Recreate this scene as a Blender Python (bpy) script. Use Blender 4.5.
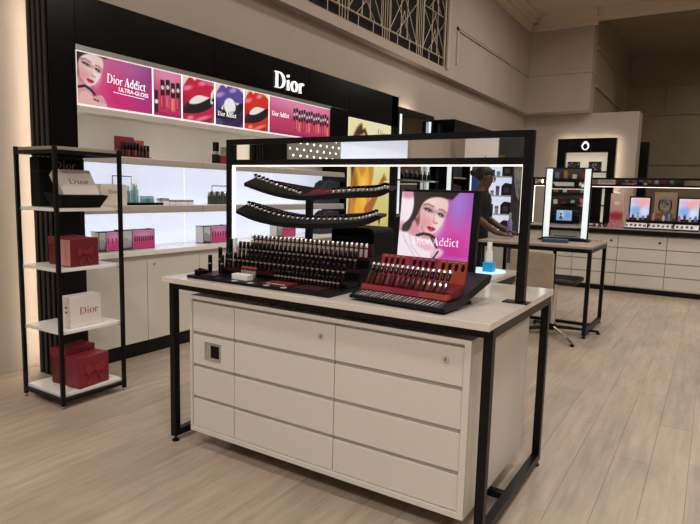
import bpy, bmesh, math, random
import numpy as np
from mathutils import Vector, Matrix

random.seed(7)
SC = bpy.context.scene
COL = SC.collection
for o in list(bpy.data.objects):
    bpy.data.objects.remove(o, do_unlink=True)

# ------------------------------------------------------------------ camera
cam_d = bpy.data.cameras.new('camera')
cam_d.sensor_width = 36.0
cam_d.lens = 579.07 / 700 * 36.0
cam_d.clip_end = 200
cam = bpy.data.objects.new('camera', cam_d)
COL.objects.link(cam)
CAM = Vector((0.6429, -1.9819, 1.3601))
YAW, PITCH, ROLL = 0.5576, -0.1224, 0.0256
_f = Vector((-math.sin(YAW) * math.cos(PITCH), math.cos(YAW) * math.cos(PITCH), math.sin(PITCH)))
_r = Vector((math.cos(YAW), math.sin(YAW), 0))
_u = _r.cross(_f)
_R = math.cos(ROLL) * _r + math.sin(ROLL) * _u
_U = -math.sin(ROLL) * _r + math.cos(ROLL) * _u
cam.matrix_world = Matrix(((_R.x, _U.x, -_f.x, CAM.x), (_R.y, _U.y, -_f.y, CAM.y), (_R.z, _U.z, -_f.z, CAM.z), (0, 0, 0, 1)))
SC.camera = cam

# ------------------------------------------------------------------ world, exposure
w = bpy.data.worlds.new('world')
SC.world = w
w.use_nodes = True
w.node_tree.nodes['Background'].inputs[0].default_value = (1.0, 0.86, 0.72, 1)
w.node_tree.nodes['Background'].inputs[1].default_value = 0.05
SC.view_settings.view_transform = 'Standard'
SC.view_settings.look = 'None'
SC.view_settings.exposure = 0.0
SC.view_settings.gamma = 1.0
SC.view_settings.use_curve_mapping = False
SC.cycles.use_denoising = True
SC.cycles.max_bounces = 8

# ceiling lamps of the shop floor, then two added for the hall (x, y, watts)
LAMPS = [(-1.4, -1.6, 60), (1.2, -1.6, 100), (-1.3, 2.3, 38), (1.6, 2.6, 70), (-1.2, 5.6, 75), (1.8, 6.0, 80),
         (-1.6, -4.6, 170), (1.2, -4.8, 190), (4.6, 0.8, 95), (4.6, 5.0, 100), (4.6, -4.0, 140), (0.6, 9.4, 110), (-1.2, 8.6, 60),
         (0.9, 15.9, 75), (3.5, 15.6, 90)]  # hall pair added to brighten the deep hall
LAMP_COL = (1.0, 0.94, 0.87)
LAMP_K = 0.60
CEIL = 5.5

# ------------------------------------------------------------------ materials
def lin(c):
    return tuple((v / 12.92 if v <= 0.04045 else ((v + 0.055) / 1.055) ** 2.4) for v in c)
def rgb(h):
    return tuple(int(h[i:i + 2], 16) / 255 for i in (0, 2, 4))
MATS = {}
def mat(name, hexc, rough=0.5, metal=0.0, var=0.06, scale=6.0, emit=0.0, ecol=None, trans=0.0, alpha=1.0, bump=0.0, spec=0.5, coat=0.0, stretch=None, ior=1.45):
    m = bpy.data.materials.new(name); m.use_nodes = True
    nt = m.node_tree; b = nt.nodes['Principled BSDF']
    c = lin(rgb(hexc))
    tc = nt.nodes.new('ShaderNodeTexCoord')
    nz = nt.nodes.new('ShaderNodeTexNoise'); nz.inputs['Scale'].default_value = scale; nz.inputs['Detail'].default_value = 4
    mp = nt.nodes.new('ShaderNodeMapping')
    if stretch: mp.inputs['Scale'].default_value = stretch
    nt.links.new(tc.outputs['Object'], mp.inputs[0]); nt.links.new(mp.outputs[0], nz.inputs['Vector'])
    rp = nt.nodes.new('ShaderNodeValToRGB')
    rp.color_ramp.elements[0].position = 0.3; rp.color_ramp.elements[1].position = 0.7
    rp.color_ramp.elements[0].color = tuple(max(0, v * (1 - var)) for v in c) + (1,)
    rp.color_ramp.elements[1].color = tuple(min(1, v * (1 + var)) for v in c) + (1,)
    nt.links.new(nz.outputs['Fac'], rp.inputs[0]); nt.links.new(rp.outputs[0], b.inputs['Base Color'])
    b.inputs['Roughness'].default_value = rough; b.inputs['Metallic'].default_value = metal
    b.inputs['Specular IOR Level'].default_value = spec; b.inputs['Coat Weight'].default_value = coat
    b.inputs['Transmission Weight'].default_value = trans; b.inputs['Alpha'].default_value = alpha
    b.inputs['IOR'].default_value = ior
    if emit:
        b.inputs['Emission Color'].default_value = (lin(rgb(ecol)) if ecol else c) + (1,)
        b.inputs['Emission Strength'].default_value = emit
    if bump:
        bp = nt.nodes.new('ShaderNodeBump'); bp.inputs['Strength'].default_value = bump; bp.inputs['Distance'].default_value = 0.01
        nt.links.new(nz.outputs['Fac'], bp.inputs['Height']); nt.links.new(bp.outputs[0], b.inputs['Normal'])
    MATS[name] = m
    return m
def print_mat(name, strength, gloss=0.25):
    m = bpy.data.materials.new(name); m.use_nodes = True
    nt = m.node_tree; b = nt.nodes['Principled BSDF']
    a = nt.nodes.new('ShaderNodeAttribute'); a.attribute_name = 'Col'
    if strength > 0:
        b.inputs['Base Color'].default_value = (0.02, 0.02, 0.02, 1)
        nt.links.new(a.outputs['Color'], b.inputs['Emission Color'])
        b.inputs['Emission Strength'].default_value = strength
    else:
        nt.links.new(a.outputs['Color'], b.inputs['Base Color'])
    b.inputs['Roughness'].default_value = gloss
    MATS[name] = m
    return m

mat('wall', 'b0a498', 0.85, var=0.04, scale=1.2, bump=0.05)
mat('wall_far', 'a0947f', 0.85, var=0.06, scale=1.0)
mat('ceiling', 'd9ccb6', 0.9, var=0.04, scale=0.8)
mat('trim', 'b9ada0', 0.7, var=0.03)
mat('grille_bar', 'c4b59c', 0.45, var=0.05)
mat('void', '0a0908', 0.9, var=0.2)
mat('black_gloss', '050506', 0.22, var=0.1, scale=2, spec=0.25)
mat('black_satin', '08080a', 0.38, var=0.12, scale=8, spec=0.3)
mat('black_matte', '0a0a0b', 0.7, var=0.15, scale=20, spec=0.25)
mat('black_groove', '12100f', 0.45, var=0.1)
mat('white_lam', 'd8d4ca', 0.32, var=0.02, scale=2)
mat('white_top', 'd9d1c8', 0.12, var=0.02, scale=2, coat=0.3)
mat('white_pure', 'e9e7e4', 0.4, var=0.02)
mat('white_gloss', 'efedea', 0.15, var=0.02)
mat('shelf_edge', 'b3aca4', 0.5, var=0.03)
mat('carton_grey', 'bdb4b0', 0.5, var=0.03)
mat('taupe_edge', '9f9184', 0.5, var=0.04)
mat('cream_panel', 'cdc9c3', 0.6, var=0.03)
mat('drawer_rail', 'aeada6', 0.35, metal=0.3, var=0.05)
mat('backlit', 'dfe4f2', 0.4, var=0.02, emit=0.74, ecol='dbe3f6')  # emission stands in for strip light falling on the wall unit's white panels
mat('backlit_warm', 'efe9d8', 0.4, var=0.02, emit=0.35, ecol='fff2d8')
mat('led_shelf', 'f2f6ff', 0.4, emit=4.0, ecol='eef4ff')
mat('lit_white', 'ffffff', 0.4, emit=0.5, ecol='fff6f4')
mat('gloss_dark', '231015', 0.18, var=0.1, coat=0.4)
mat('led_soffit', 'fff6ea', 0.4, emit=9.0, ecol='fff8f0')
mat('led_cool', 'f2f6ff', 0.4, emit=5.0, ecol='eef4ff')
mat('led_mirror', 'eef6ff', 0.4, emit=0.62, ecol='e2f0f4')
mat('led_warm', 'fff0d8', 0.4, emit=26.0, ecol='ffeed8')
mat('led_thin', 'fff4e6', 0.4, emit=1.8, ecol='fff0e2')
mat('sign_letter', 'ffffff', 0.4, emit=0.85, ecol='ffffff')
mat('lamp_lens', 'fff2dc', 0.4, emit=6.0, ecol='fff0d6')
mat('mirror', 'e8e8e8', 0.015, metal=1.0, var=0.0)
mat('mirror_dim', 'b9b9b4', 0.03, metal=1.0, var=0.01)
mat('chrome', 'd8d8d8', 0.18, metal=1.0, var=0.03)
mat('silver', 'd9d9d6', 0.25, metal=0.9, var=0.03)
mat('glass', 'ffffff', 0.03, trans=1.0, var=0.0, alpha=0.22, ior=1.2)
mat('clear_tube', 'e3cfc8', 0.12, var=0.05, trans=0.4)
mat('red_box', '842536', 0.35, var=0.05, scale=10)
mat('red_dark', '6e1a28', 0.45, var=0.06)
mat('red_light', 'c98a86', 0.4, var=0.04)
mat('wine', '351318', 0.4, var=0.08)
mat('red_card', '8f2d3a', 0.4, var=0.05)
mat('crimson_card', '861d3e', 0.4, var=0.05)
mat('orange_card', '973d2c', 0.4, var=0.05)
mat('carton', 'e3dcd8', 0.5, var=0.03)
mat('carton_beige', 'd3c7ba', 0.6, var=0.06)
mat('kraft', 'a99a86', 0.75, var=0.07, scale=14, bump=0.1)
mat('teal_glass', '8cc6c8', 0.12, var=0.05, trans=0.3)
mat('pale_glass', 'b7d5d6', 0.12, var=0.04, trans=0.3)
mat('tube_green', '414a44', 0.3, var=0.1)
mat('brown_box', '5d4034', 0.5, var=0.1)
mat('letter_red', '9c2238', 0.4, var=0.04)
mat('letter_dark', '2b2328', 0.4, var=0.04)
mat('letter_grey', '8f8a88', 0.4, var=0.04)
mat('letter_kraft', '93805f', 0.6, var=0.04)
mat('letter_soft', 'f6e2ee', 0.4, emit=0.6, ecol='f6dcec')
mat('letter_white', 'ffffff', 0.4, emit=0.8, ecol='ffffff')
mat('letter_gold', '8c7a3c', 0.4, var=0.05)
mat('script_red', 'a81526', 0.35, var=0.05, emit=0.08)
mat('cyan', '1ea2e0', 0.25, var=0.05, emit=0.12)
mat('cyan_glow', 'd6f2fb', 0.3, var=0.03, emit=0.55, ecol='b8ecff')
mat('slate', '2c2f38', 0.5, var=0.1)
mat('slate_purple', '5b5668', 0.5, var=0.1)
mat('blue_panel', '15336e', 0.35, var=0.1, emit=0.25, ecol='15336e')
mat('skin_tone', '553827', 0.5, var=0.08, scale=12)
mat('hair', '0f0c0b', 0.55, var=0.3, scale=40)
mat('cloth_black', '121215', 0.85, var=0.2, scale=30, bump=0.15)
mat('lips', '6b2c2c', 0.4)
mat('eye_white', 'd8d2c8', 0.3)
mat('scarf', 'a7ada6', 0.7, var=0.35, scale=14)
mat('grey_panel', '4c4e50', 0.6, var=0.05)
mat('denim', '4b5a70', 0.8, var=0.15, scale=30)
mat('seat_black', '141314', 0.45, var=0.1)
mat('lavender', '8f86c0', 0.3, var=0.05)
mat('pink_glass', 'd98a95', 0.2, var=0.08)
mat('gold', 'c39a4c', 0.3, metal=0.8, var=0.05)
mat('led_dot', 'ffffff', 0.4, emit=4.0, ecol='fff8ea')
mat('dot_panel', '8a897c', 0.6, var=0.05, scale=12)
mat('glow_column', 'd9c49c', 0.6, var=0.06)
GLOSS_COLS = ['8e1f35', '6b1526', 'a83a48', '4f1420', 'b0504c', '701d3c', '8a2f28', '571a22']
GLOSS_COLS = ['4a1a22', '3b1118', '6b2a2c', '2f1013', '70383a', '43162a', '5a241c', '381216']
for i, h in enumerate(GLOSS_COLS):
    mat('gloss_%d' % i, h, 0.15, var=0.08, coat=0.4)
print_mat('print_lit', 0.85)
print_mat('print_screen', 0.92, 0.1)
print_mat('print_soft', 0.5)
print_mat('print_paper', 0.0, 0.5)

def plank_material():
    m = bpy.data.materials.new('floor_plank'); m.use_nodes = True
    nt = m.node_tree; b = nt.nodes['Principled BSDF']
    oi = nt.nodes.new('ShaderNodeObjectInfo'); tc = nt.nodes.new('ShaderNodeTexCoord')
    geo = nt.nodes.new('ShaderNodeNewGeometry')
    mp = nt.nodes.new('ShaderNodeMapping'); mp.inputs['Scale'].default_value = (14, 1.3, 1)
    nt.links.new(geo.outputs['Position'], mp.inputs[0])
    nz = nt.nodes.new('ShaderNodeTexNoise'); nz.inputs['Scale'].default_value = 1.6; nz.inputs['Detail'].default_value = 8; nz.inputs['Roughness'].default_value = 0.65
    nt.links.new(mp.outputs[0], nz.inputs['Vector'])
    n2 = nt.nodes.new('ShaderNodeTexNoise'); n2.inputs['Scale'].default_value = 2.2; n2.inputs['Detail'].default_value = 3
    nt.links.new(geo.outputs['Position'], n2.inputs['Vector'])
    r = nt.nodes.new('ShaderNodeValToRGB')
    r.color_ramp.elements[0].position = 0.25; r.color_ramp.elements[1].position = 0.78
    r.color_ramp.elements[0].color = lin(rgb('958677')) + (1,)
    r.color_ramp.elements[1].color = lin(rgb('bfae9d')) + (1,)
    nt.links.new(nz.outputs['Fac'], r.inputs[0])
    # a tone of its own for every plank
    ma = nt.nodes.new('ShaderNodeMath'); ma.operation = 'MULTIPLY_ADD'; ma.inputs[1].default_value = 0.14; ma.inputs[2].default_value = 0.86
    nt.links.new(oi.outputs['Random'], ma.inputs[0])
    mb = nt.nodes.new('ShaderNodeMath'); mb.operation = 'MULTIPLY_ADD'; mb.inputs[1].default_value = 0.3; mb.inputs[2].default_value = -0.07
    nt.links.new(n2.outputs['Fac'], mb.inputs[0])
    mc = nt.nodes.new('ShaderNodeMath'); mc.operation = 'ADD'
    nt.links.new(ma.outputs[0], mc.inputs[0]); nt.links.new(mb.outputs[0], mc.inputs[1])
    mx = nt.nodes.new('ShaderNodeVectorMath'); mx.operation = 'SCALE'
    nt.links.new(r.outputs[0], mx.inputs[0]); nt.links.new(mc.outputs[0], mx.inputs['Scale'])
    nt.links.new(mx.outputs[0], b.inputs['Base Color'])
    b.inputs['Roughness'].default_value = 0.42
    bp = nt.nodes.new('ShaderNodeBump'); bp.inputs['Strength'].default_value = 0.08; bp.inputs['Distance'].default_value = 0.004
    nt.links.new(nz.outputs['Fac'], bp.inputs['Height']); nt.links.new(bp.outputs[0], b.inputs['Normal'])
    MATS['plank'] = m
plank_material()

# ------------------------------------------------------------------ builders
class MB:
    def __init__(s): s.v = []; s.f = []
    def add(s, vs, fs):
        n = len(s.v); s.v += [tuple(v) for v in vs]; s.f += [tuple(i + n for i in f) for f in fs]; return s
    def box(s, x0, x1, y0, y1, z0, z1):
        vs = [(x0, y0, z0), (x1, y0, z0), (x1, y1, z0), (x0, y1, z0), (x0, y0, z1), (x1, y0, z1), (x1, y1, z1), (x0, y1, z1)]
        return s.add(vs, [(0, 3, 2, 1), (4, 5, 6, 7), (0, 1, 5, 4), (1, 2, 6, 5), (2, 3, 7, 6), (3, 0, 4, 7)])
    def hexa(s, lo, hi):       # two quads (bottom and top loops)
        return s.add(list(lo) + list(hi), [(3, 2, 1, 0), (4, 5, 6, 7), (0, 1, 5, 4), (1, 2, 6, 5), (2, 3, 7, 6), (3, 0, 4, 7)])
    def lathe(s, prof, n=16, c=(0, 0, 0)):
        vs = []; fs = []
        for r, z in prof:
            for k in range(n):
                a = 2 * math.pi * k / n
                vs.append((c[0] + r * math.cos(a), c[1] + r * math.sin(a), c[2] + z))
        m = len(prof)
        for i in range(m - 1):
            for k in range(n):
                k2 = (k + 1) % n
                fs.append((i * n + k, i * n + k2, (i + 1) * n + k2, (i + 1) * n + k))
        fs.append(tuple(reversed(range(n)))); fs.append(tuple(range((m - 1) * n, m * n)))
        return s.add(vs, fs)
    def tube(s, pts, r, n=8, r2=None):
        pts = [Vector(p) for p in pts]; m = len(pts); vs = []; fs = []
        for i, p in enumerate(pts):
            t = (pts[min(i + 1, m - 1)] - pts[max(i - 1, 0)]).normalized()
            a = Vector((0, 0, 1)) if abs(t.z) < 0.9 else Vector((1, 0, 0))
            e1 = t.cross(a).normalized(); e2 = t.cross(e1)
            rr = r if r2 is None else r + (r2 - r) * i / (m - 1)
            for k in range(n):
                an = 2 * math.pi * k / n
                vs.append(p + e1 * rr * math.cos(an) + e2 * rr * math.sin(an))
        for i in range(m - 1):
            for k in range(n):
                k2 = (k + 1) % n
                fs.append((i * n + k, i * n + k2, (i + 1) * n + k2, (i + 1) * n + k))
        fs.append(tuple(reversed(range(n)))); fs.append(tuple(range((m - 1) * n, m * n)))
        return s.add(vs, fs)
    def prism(s, poly, d0, d1, plane='xz'):     # outline extruded along the third axis
        def P(a, b, d):
            return {'xz': (a, d, b), 'yz': (d, a, b), 'xy': (a, b, d)}[plane]
        n = len(poly)
        vs = [P(a, b, d0) for a, b in poly] + [P(a, b, d1) for a, b in poly]
        fs = [tuple(range(n)), tuple(reversed(range(n, 2 * n)))]
        for k in range(n):
            k2 = (k + 1) % n; fs.append((k, k2, n + k2, n + k))
        return s.add(vs, fs)
    def mesh(s, name):
        me = bpy.data.meshes.new(name); me.from_pydata(s.v, [], s.f); me.update()
        bm = bmesh.new(); bm.from_mesh(me); bmesh.ops.recalc_face_normals(bm, faces=bm.faces); bm.to_mesh(me); bm.free()
        return me
    def build(s, name, m, parent=None, smooth=False, bevel=0.0, loc=None, rot=None):
        me = s.mesh(name); me.materials.append(MATS[m])
        if smooth:
            for p in me.polygons: p.use_smooth = True
            try: me.set_sharp_from_angle(angle=math.radians(40))
            except Exception: pass
        o = bpy.data.objects.new(name, me); COL.objects.link(o)
        if parent: o.parent = parent
        if loc: o.location = loc
        if rot: o.rotation_euler = rot
        if bevel:
            bv = o.modifiers.new('bevel', 'BEVEL'); bv.width = bevel; bv.segments = 2; bv.limit_method = 'ANGLE'
        return o
def bx(*a): return MB().box(*a)
def tag(o, label=None, cat=None, group=None, kind=None):
    if label: o['label'] = label
    if cat: o['category'] = cat
    if group: o['group'] = group
    if kind: o['kind'] = kind
    return o
def thing(name, label, cat, loc=(0, 0, 0), rotz=0.0, group=None, kind=None):
    o = bpy.data.objects.new(name, None); COL.objects.link(o)
    o.empty_display_size = 0.05; o.location = loc; o.rotation_euler = (0, 0, rotz)
    return tag(o, label, cat, group, kind)
def copy_tree(o, parent=None):
    c = o.copy(); COL.objects.link(c); c.parent = parent
    for ch in list(o.children): copy_tree(ch, c)
    return c
def struct(name, mb, m, label, cat='wall', **k):
    return tag(mb.build(name, m, **k), label, cat, kind='structure')

# ------------------------------------------------------------------ serif lettering
def arc(cx, cy, rx, ry, a0, a1, n=16):
    return [(cx + rx * math.cos(math.radians(a0 + (a1 - a0) * i / n)), cy + ry * math.sin(math.radians(a0 + (a1 - a0) * i / n))) for i in range(n + 1)]
def stem(x, w_, top, foot=True, head=None):
    s = 0.05
    p = [(x - s, 0), (x + w_ + s, 0), (x + w_ + s, .022), (x + w_, .04)] if foot else [(x, 0), (x + w_, 0)]
    if head == 'flag': p += [(x + w_, top), (x + w_ - .02, top), (x - s, top - .05), (x - s, top - .07), (x, top - .08)]
    elif head == 'both': p += [(x + w_, top - .04), (x + w_ + s, top - .022), (x + w_ + s, top), (x - s, top), (x - s, top - .022), (x, top - .04)]
    else: p += [(x + w_, top), (x, top)]
    p += [(x, .04), (x - s, .022)] if foot else []
    return p
GLYPH = {
    'D': (0.79, [[(0, 0), (.32, 0)] + arc(.32, .35, .38, .35, -90, 90, 24) + [(0, .70), (0, .68), (.09, .66), (.09, .04), (0, .02)],
                 [(.185, .03), (.185, .67)] + list(reversed(arc(.31, .35, .285, .32, -90, 90, 24)))]),
    'i': (0.30, [stem(.09, .082, .46, True, 'flag'), arc(.13, .63, .058, .058, 0, 345, 18)]),
    'o': (0.56, [arc(.27, .235, .25, .245, 0, 350, 28), list(reversed(arc(.27, .235, .155, .212, 0, 350, 28)))]),
    'r': (0.42, [stem(.08, .082, .46, True, 'flag'), [(.16, .28), (.165, .35)] + list(reversed(arc(.29, .33, .125, .145, 60, 180, 8)))[0:0] + [(.20, .42), (.27, .475), (.34, .47), (.385, .44), (.37, .37), (.31, .36), (.285, .415), (.24, .41), (.20, .36)]]),
    'A': (0.72, [[(-.02, 0), (.16, 0), (.16, .02), (.10, .035), (.165, .21), (.395, .21), (.455, .035), (.39, .02), (.39, 0), (.70, 0), (.70, .02), (.63, .035), (.36, .72), (.31, .72), (.06, .035), (-.02, .02)],
                 [(.18, .245), (.285, .545), (.385, .245)]]),
    'd': (0.56, [arc(.24, .235, .22, .245, 0, 350, 24), list(reversed(arc(.25, .235, .115, .205, 0, 350, 24))), [(.36, .0), (.52, .02), (.52, .04), (.46, .05), (.46, .72), (.43, .72), (.30, .68), (.30, .66), (.36, .65)]]),
    'c': (0.46, [arc(.25, .235, .23, .245, 40, 322, 22) + list(reversed(arc(.28, .235, .14, .20, 48, 312, 22)))]),
    't': (0.34, [[(.09, .08), (.13, .0), (.20, -.01), (.31, .04), (.30, .06), (.22, .05), (.19, .10), (.19, .42), (.31, .42), (.31, .46), (.19, .46), (.19, .58), (.16, .58), (.09, .48), (.02, .44), (.02, .42), (.09, .42)]]),
    'J': (0.38, [[(.12, .70), (.34, .70), (.34, .68), (.28, .66), (.28, .05)] + arc(.13, .05, .15, .19, 0, -140, 8) + [(.06, -.05), (.10, -.10), (.16, -.07), (.18, .05), (.18, .66), (.12, .68)]]),
    'O': (0.76, [arc(.38, .35, .36, .36, 0, 350, 28), list(reversed(arc(.38, .35, .25, .32, 0, 350, 28)))]),
    'Y': (0.70, [[(.24, 0), (.46, 0), (.46, .02), (.40, .04), (.40, .30), (.60, .66), (.68, .68), (.68, .70), (.48, .70), (.48, .68), (.55, .66), (.38, .36), (.21, .66), (.27, .68), (.27, .70), (0, .70), (0, .68), (.07, .66), (.29, .30), (.29, .04), (.24, .02)]]),
    ' ': (0.26, []),
}
def curve_mesh(splines, depth):
    cu = bpy.data.curves.new('lettering', 'CURVE'); cu.dimensions = '2D'; cu.fill_mode = 'BOTH'; cu.extrude = depth / 2
    for pts in splines:
        sp = cu.splines.new('POLY'); sp.points.add(len(pts) - 1)
        for q, (a, b) in zip(sp.points, pts): q.co = (a, b, 0, 1)
        sp.use_cyclic_u = True
    o = bpy.data.objects.new('lettering', cu)
    me = bpy.data.meshes.new_from_object(o)
    bpy.data.objects.remove(o); bpy.data.curves.remove(cu)
    return me
def frame_matrix(origin, right, up):
    r = Vector(right).normalized(); u = Vector(up).normalized(); n = r.cross(u)
    return Matrix(((r.x, u.x, n.x, origin[0]), (r.y, u.y, n.y, origin[1]), (r.z, u.z, n.z, origin[2]), (0, 0, 0, 1)))
def lettering(txt, size, depth, m, origin, right, up, parent=None, name='lettering', separate=False, squeeze=1.0, track=0.0):
    """serif words; size = cap height; origin = lower left corner of the first letter"""
    k = size / 0.70; x = 0; out = []; allsp = []
    def emit(sp, nm):
        me = curve_mesh(sp, depth); me.materials.append(MATS[m])
        o = bpy.data.objects.new(nm, me); COL.objects.link(o)
        if parent: o.parent = parent
        o.matrix_local = frame_matrix(origin, right, up)
        return o
    for ch in txt:
        adv, sp = GLYPH[ch]
        sp2 = [[((x + a) * k * squeeze, b * k) for a, b in s] for s in sp]
        if separate and sp2: out.append(emit(sp2, 'letter'))
        allsp += sp2; x += adv + track
    if not separate: out.append(emit(allsp, name))
    return out
def plain_text(txt, size, m, origin, right, up, parent, name='small_print', bold=0.0):
    cu = bpy.data.curves.new('t', 'FONT'); cu.body = txt; cu.size = size; cu.extrude = 0.0004; cu.offset = bold
    o = bpy.data.objects.new('t', cu); me = bpy.data.meshes.new_from_object(o)
    bpy.data.objects.remove(o); me.materials.append(MATS[m])
    o = bpy.data.objects.new(name, me); COL.objects.link(o); o.parent = parent
    o.matrix_local = frame_matrix(origin, right, up)
    return o

# ------------------------------------------------------------------ printed pictures
class Paint:
    def __init__(s, asp, ny):
        s.asp = asp; s.ny = ny; s.nx = max(2, int(ny * asp))
        s.X, s.Y = np.meshgrid(np.linspace(0, asp, s.nx), np.linspace(0, 1, ny))
        s.c = np.zeros((ny, s.nx, 3))
    def blend(s, m, col):
        c = np.array(rgb(col) if isinstance(col, str) else col); m = np.clip(m, 0, 1)[..., None]
        s.c = s.c * (1 - m) + c * m; return s
    def fill(s, col): return s.blend(np.ones_like(s.X), col)
    def grad(s, c0, c1, ax='x', a=0.0, b=1.0, alpha=1.0):
        t = np.clip(((s.X / s.asp if ax == 'x' else s.Y) - a) / (b - a), 0, 1)[..., None]
        c = np.array(rgb(c0)) * (1 - t) + np.array(rgb(c1)) * t
        s.c = s.c * (1 - alpha) + c * alpha; return s
    def ell(s, cx, cy, rx, ry, col, a=1.0, soft=0.15, rot=0.0):
        t = math.radians(rot); dx = s.X - cx; dy = s.Y - cy
        u = (dx * math.cos(t) + dy * math.sin(t)) / rx; v = (-dx * math.sin(t) + dy * math.cos(t)) / ry
        d = np.sqrt(u * u + v * v)
        return s.blend(a * np.clip((1 + soft / 2 - d) / max(soft, 1e-4), 0, 1), col)
    def poly(s, pts, col, a=1.0, soft=0.012):
        ins = np.zeros_like(s.X, bool); dist = np.full_like(s.X, 9.0); n = len(pts)
        for i in range(n):
            (x0, y0), (x1, y1) = pts[i], pts[(i + 1) % n]
            if y0 != y1:
                cond = ((y0 > s.Y) != (y1 > s.Y)) & (s.X < (x1 - x0) * (s.Y - y0) / (y1 - y0) + x0)
                ins ^= cond
            L = (x1 - x0) ** 2 + (y1 - y0) ** 2 + 1e-9
            t = np.clip(((s.X - x0) * (x1 - x0) + (s.Y - y0) * (y1 - y0)) / L, 0, 1)
            dist = np.minimum(dist, np.hypot(s.X - x0 - t * (x1 - x0), s.Y - y0 - t * (y1 - y0)))
        sd = np.where(ins, dist, -dist)
        return s.blend(a * np.clip(sd / soft + 0.5, 0, 1), col)
    def line(s, pts, wd, col, a=1.0, soft=0.008):
        dist = np.full_like(s.X, 9.0)
        for (x0, y0), (x1, y1) in zip(pts[:-1], pts[1:]):
            L = (x1 - x0) ** 2 + (y1 - y0) ** 2 + 1e-9
            t = np.clip(((s.X - x0) * (x1 - x0) + (s.Y - y0) * (y1 - y0)) / L, 0, 1)
            dist = np.minimum(dist, np.hypot(s.X - x0 - t * (x1 - x0), s.Y - y0 - t * (y1 - y0)))
        return s.blend(a * np.clip((wd / 2 - dist) / soft + 0.5, 0, 1), col)
    def noise(s, amp, n=6, seed=1):
        r = np.random.RandomState(seed); t = np.zeros_like(s.X)
        for _ in range(n):
            fx, fy, ph = r.uniform(-9, 9), r.uniform(-9, 9), r.uniform(0, 6)
            t += np.sin(s.X * fx + s.Y * fy + ph)
        s.c = np.clip(s.c * (1 + amp * (t / n)[..., None]), 0, 1); return s
def smooth_curve(pts, n=6):
    out = []; m = len(pts)
    for i in range(m):
        p0, p1, p2, p3 = (np.array(pts[(i + j) % m], float) for j in (-1, 0, 1, 2))
        for k in range(n):
            t = k / n
            out.append(tuple(0.5 * (2 * p1 + (p2 - p0) * t + (2 * p0 - 5 * p1 + 4 * p2 - p3) * t * t + (3 * p1 - p0 - 3 * p2 + p3) * t ** 3)))
    return out
def print_panel(name, w_, h_, pt, m, parent, origin, right, up, thick=0.0):
    nx, ny = pt.nx, pt.ny
    vs = [(i / (nx - 1) * w_, j / (ny - 1) * h_, 0) for j in range(ny) for i in range(nx)]
    fs = [(j * nx + i, j * nx + i + 1, (j + 1) * nx + i + 1, (j + 1) * nx + i) for j in range(ny - 1) for i in range(nx - 1)]
    me = bpy.data.meshes.new(name); me.from_pydata(vs, [], fs); me.update()
    at = me.color_attributes.new('Col', 'FLOAT_COLOR', 'POINT')
    c = np.clip(pt.c, 0, 1); c = np.where(c <= 0.04045, c / 12.92, ((c + 0.055) / 1.055) ** 2.4)
    arr = np.ones((nx * ny, 4), np.float32); arr[:, :3] = c.reshape(-1, 3)
    at.data.foreach_set('color', arr.ravel())
    me.materials.append(MATS[m])
    o = bpy.data.objects.new(name, me); COL.objects.link(o)
    if parent: o.parent = parent
    o.matrix_local = frame_matrix(origin, right, up)
    return o

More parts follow.
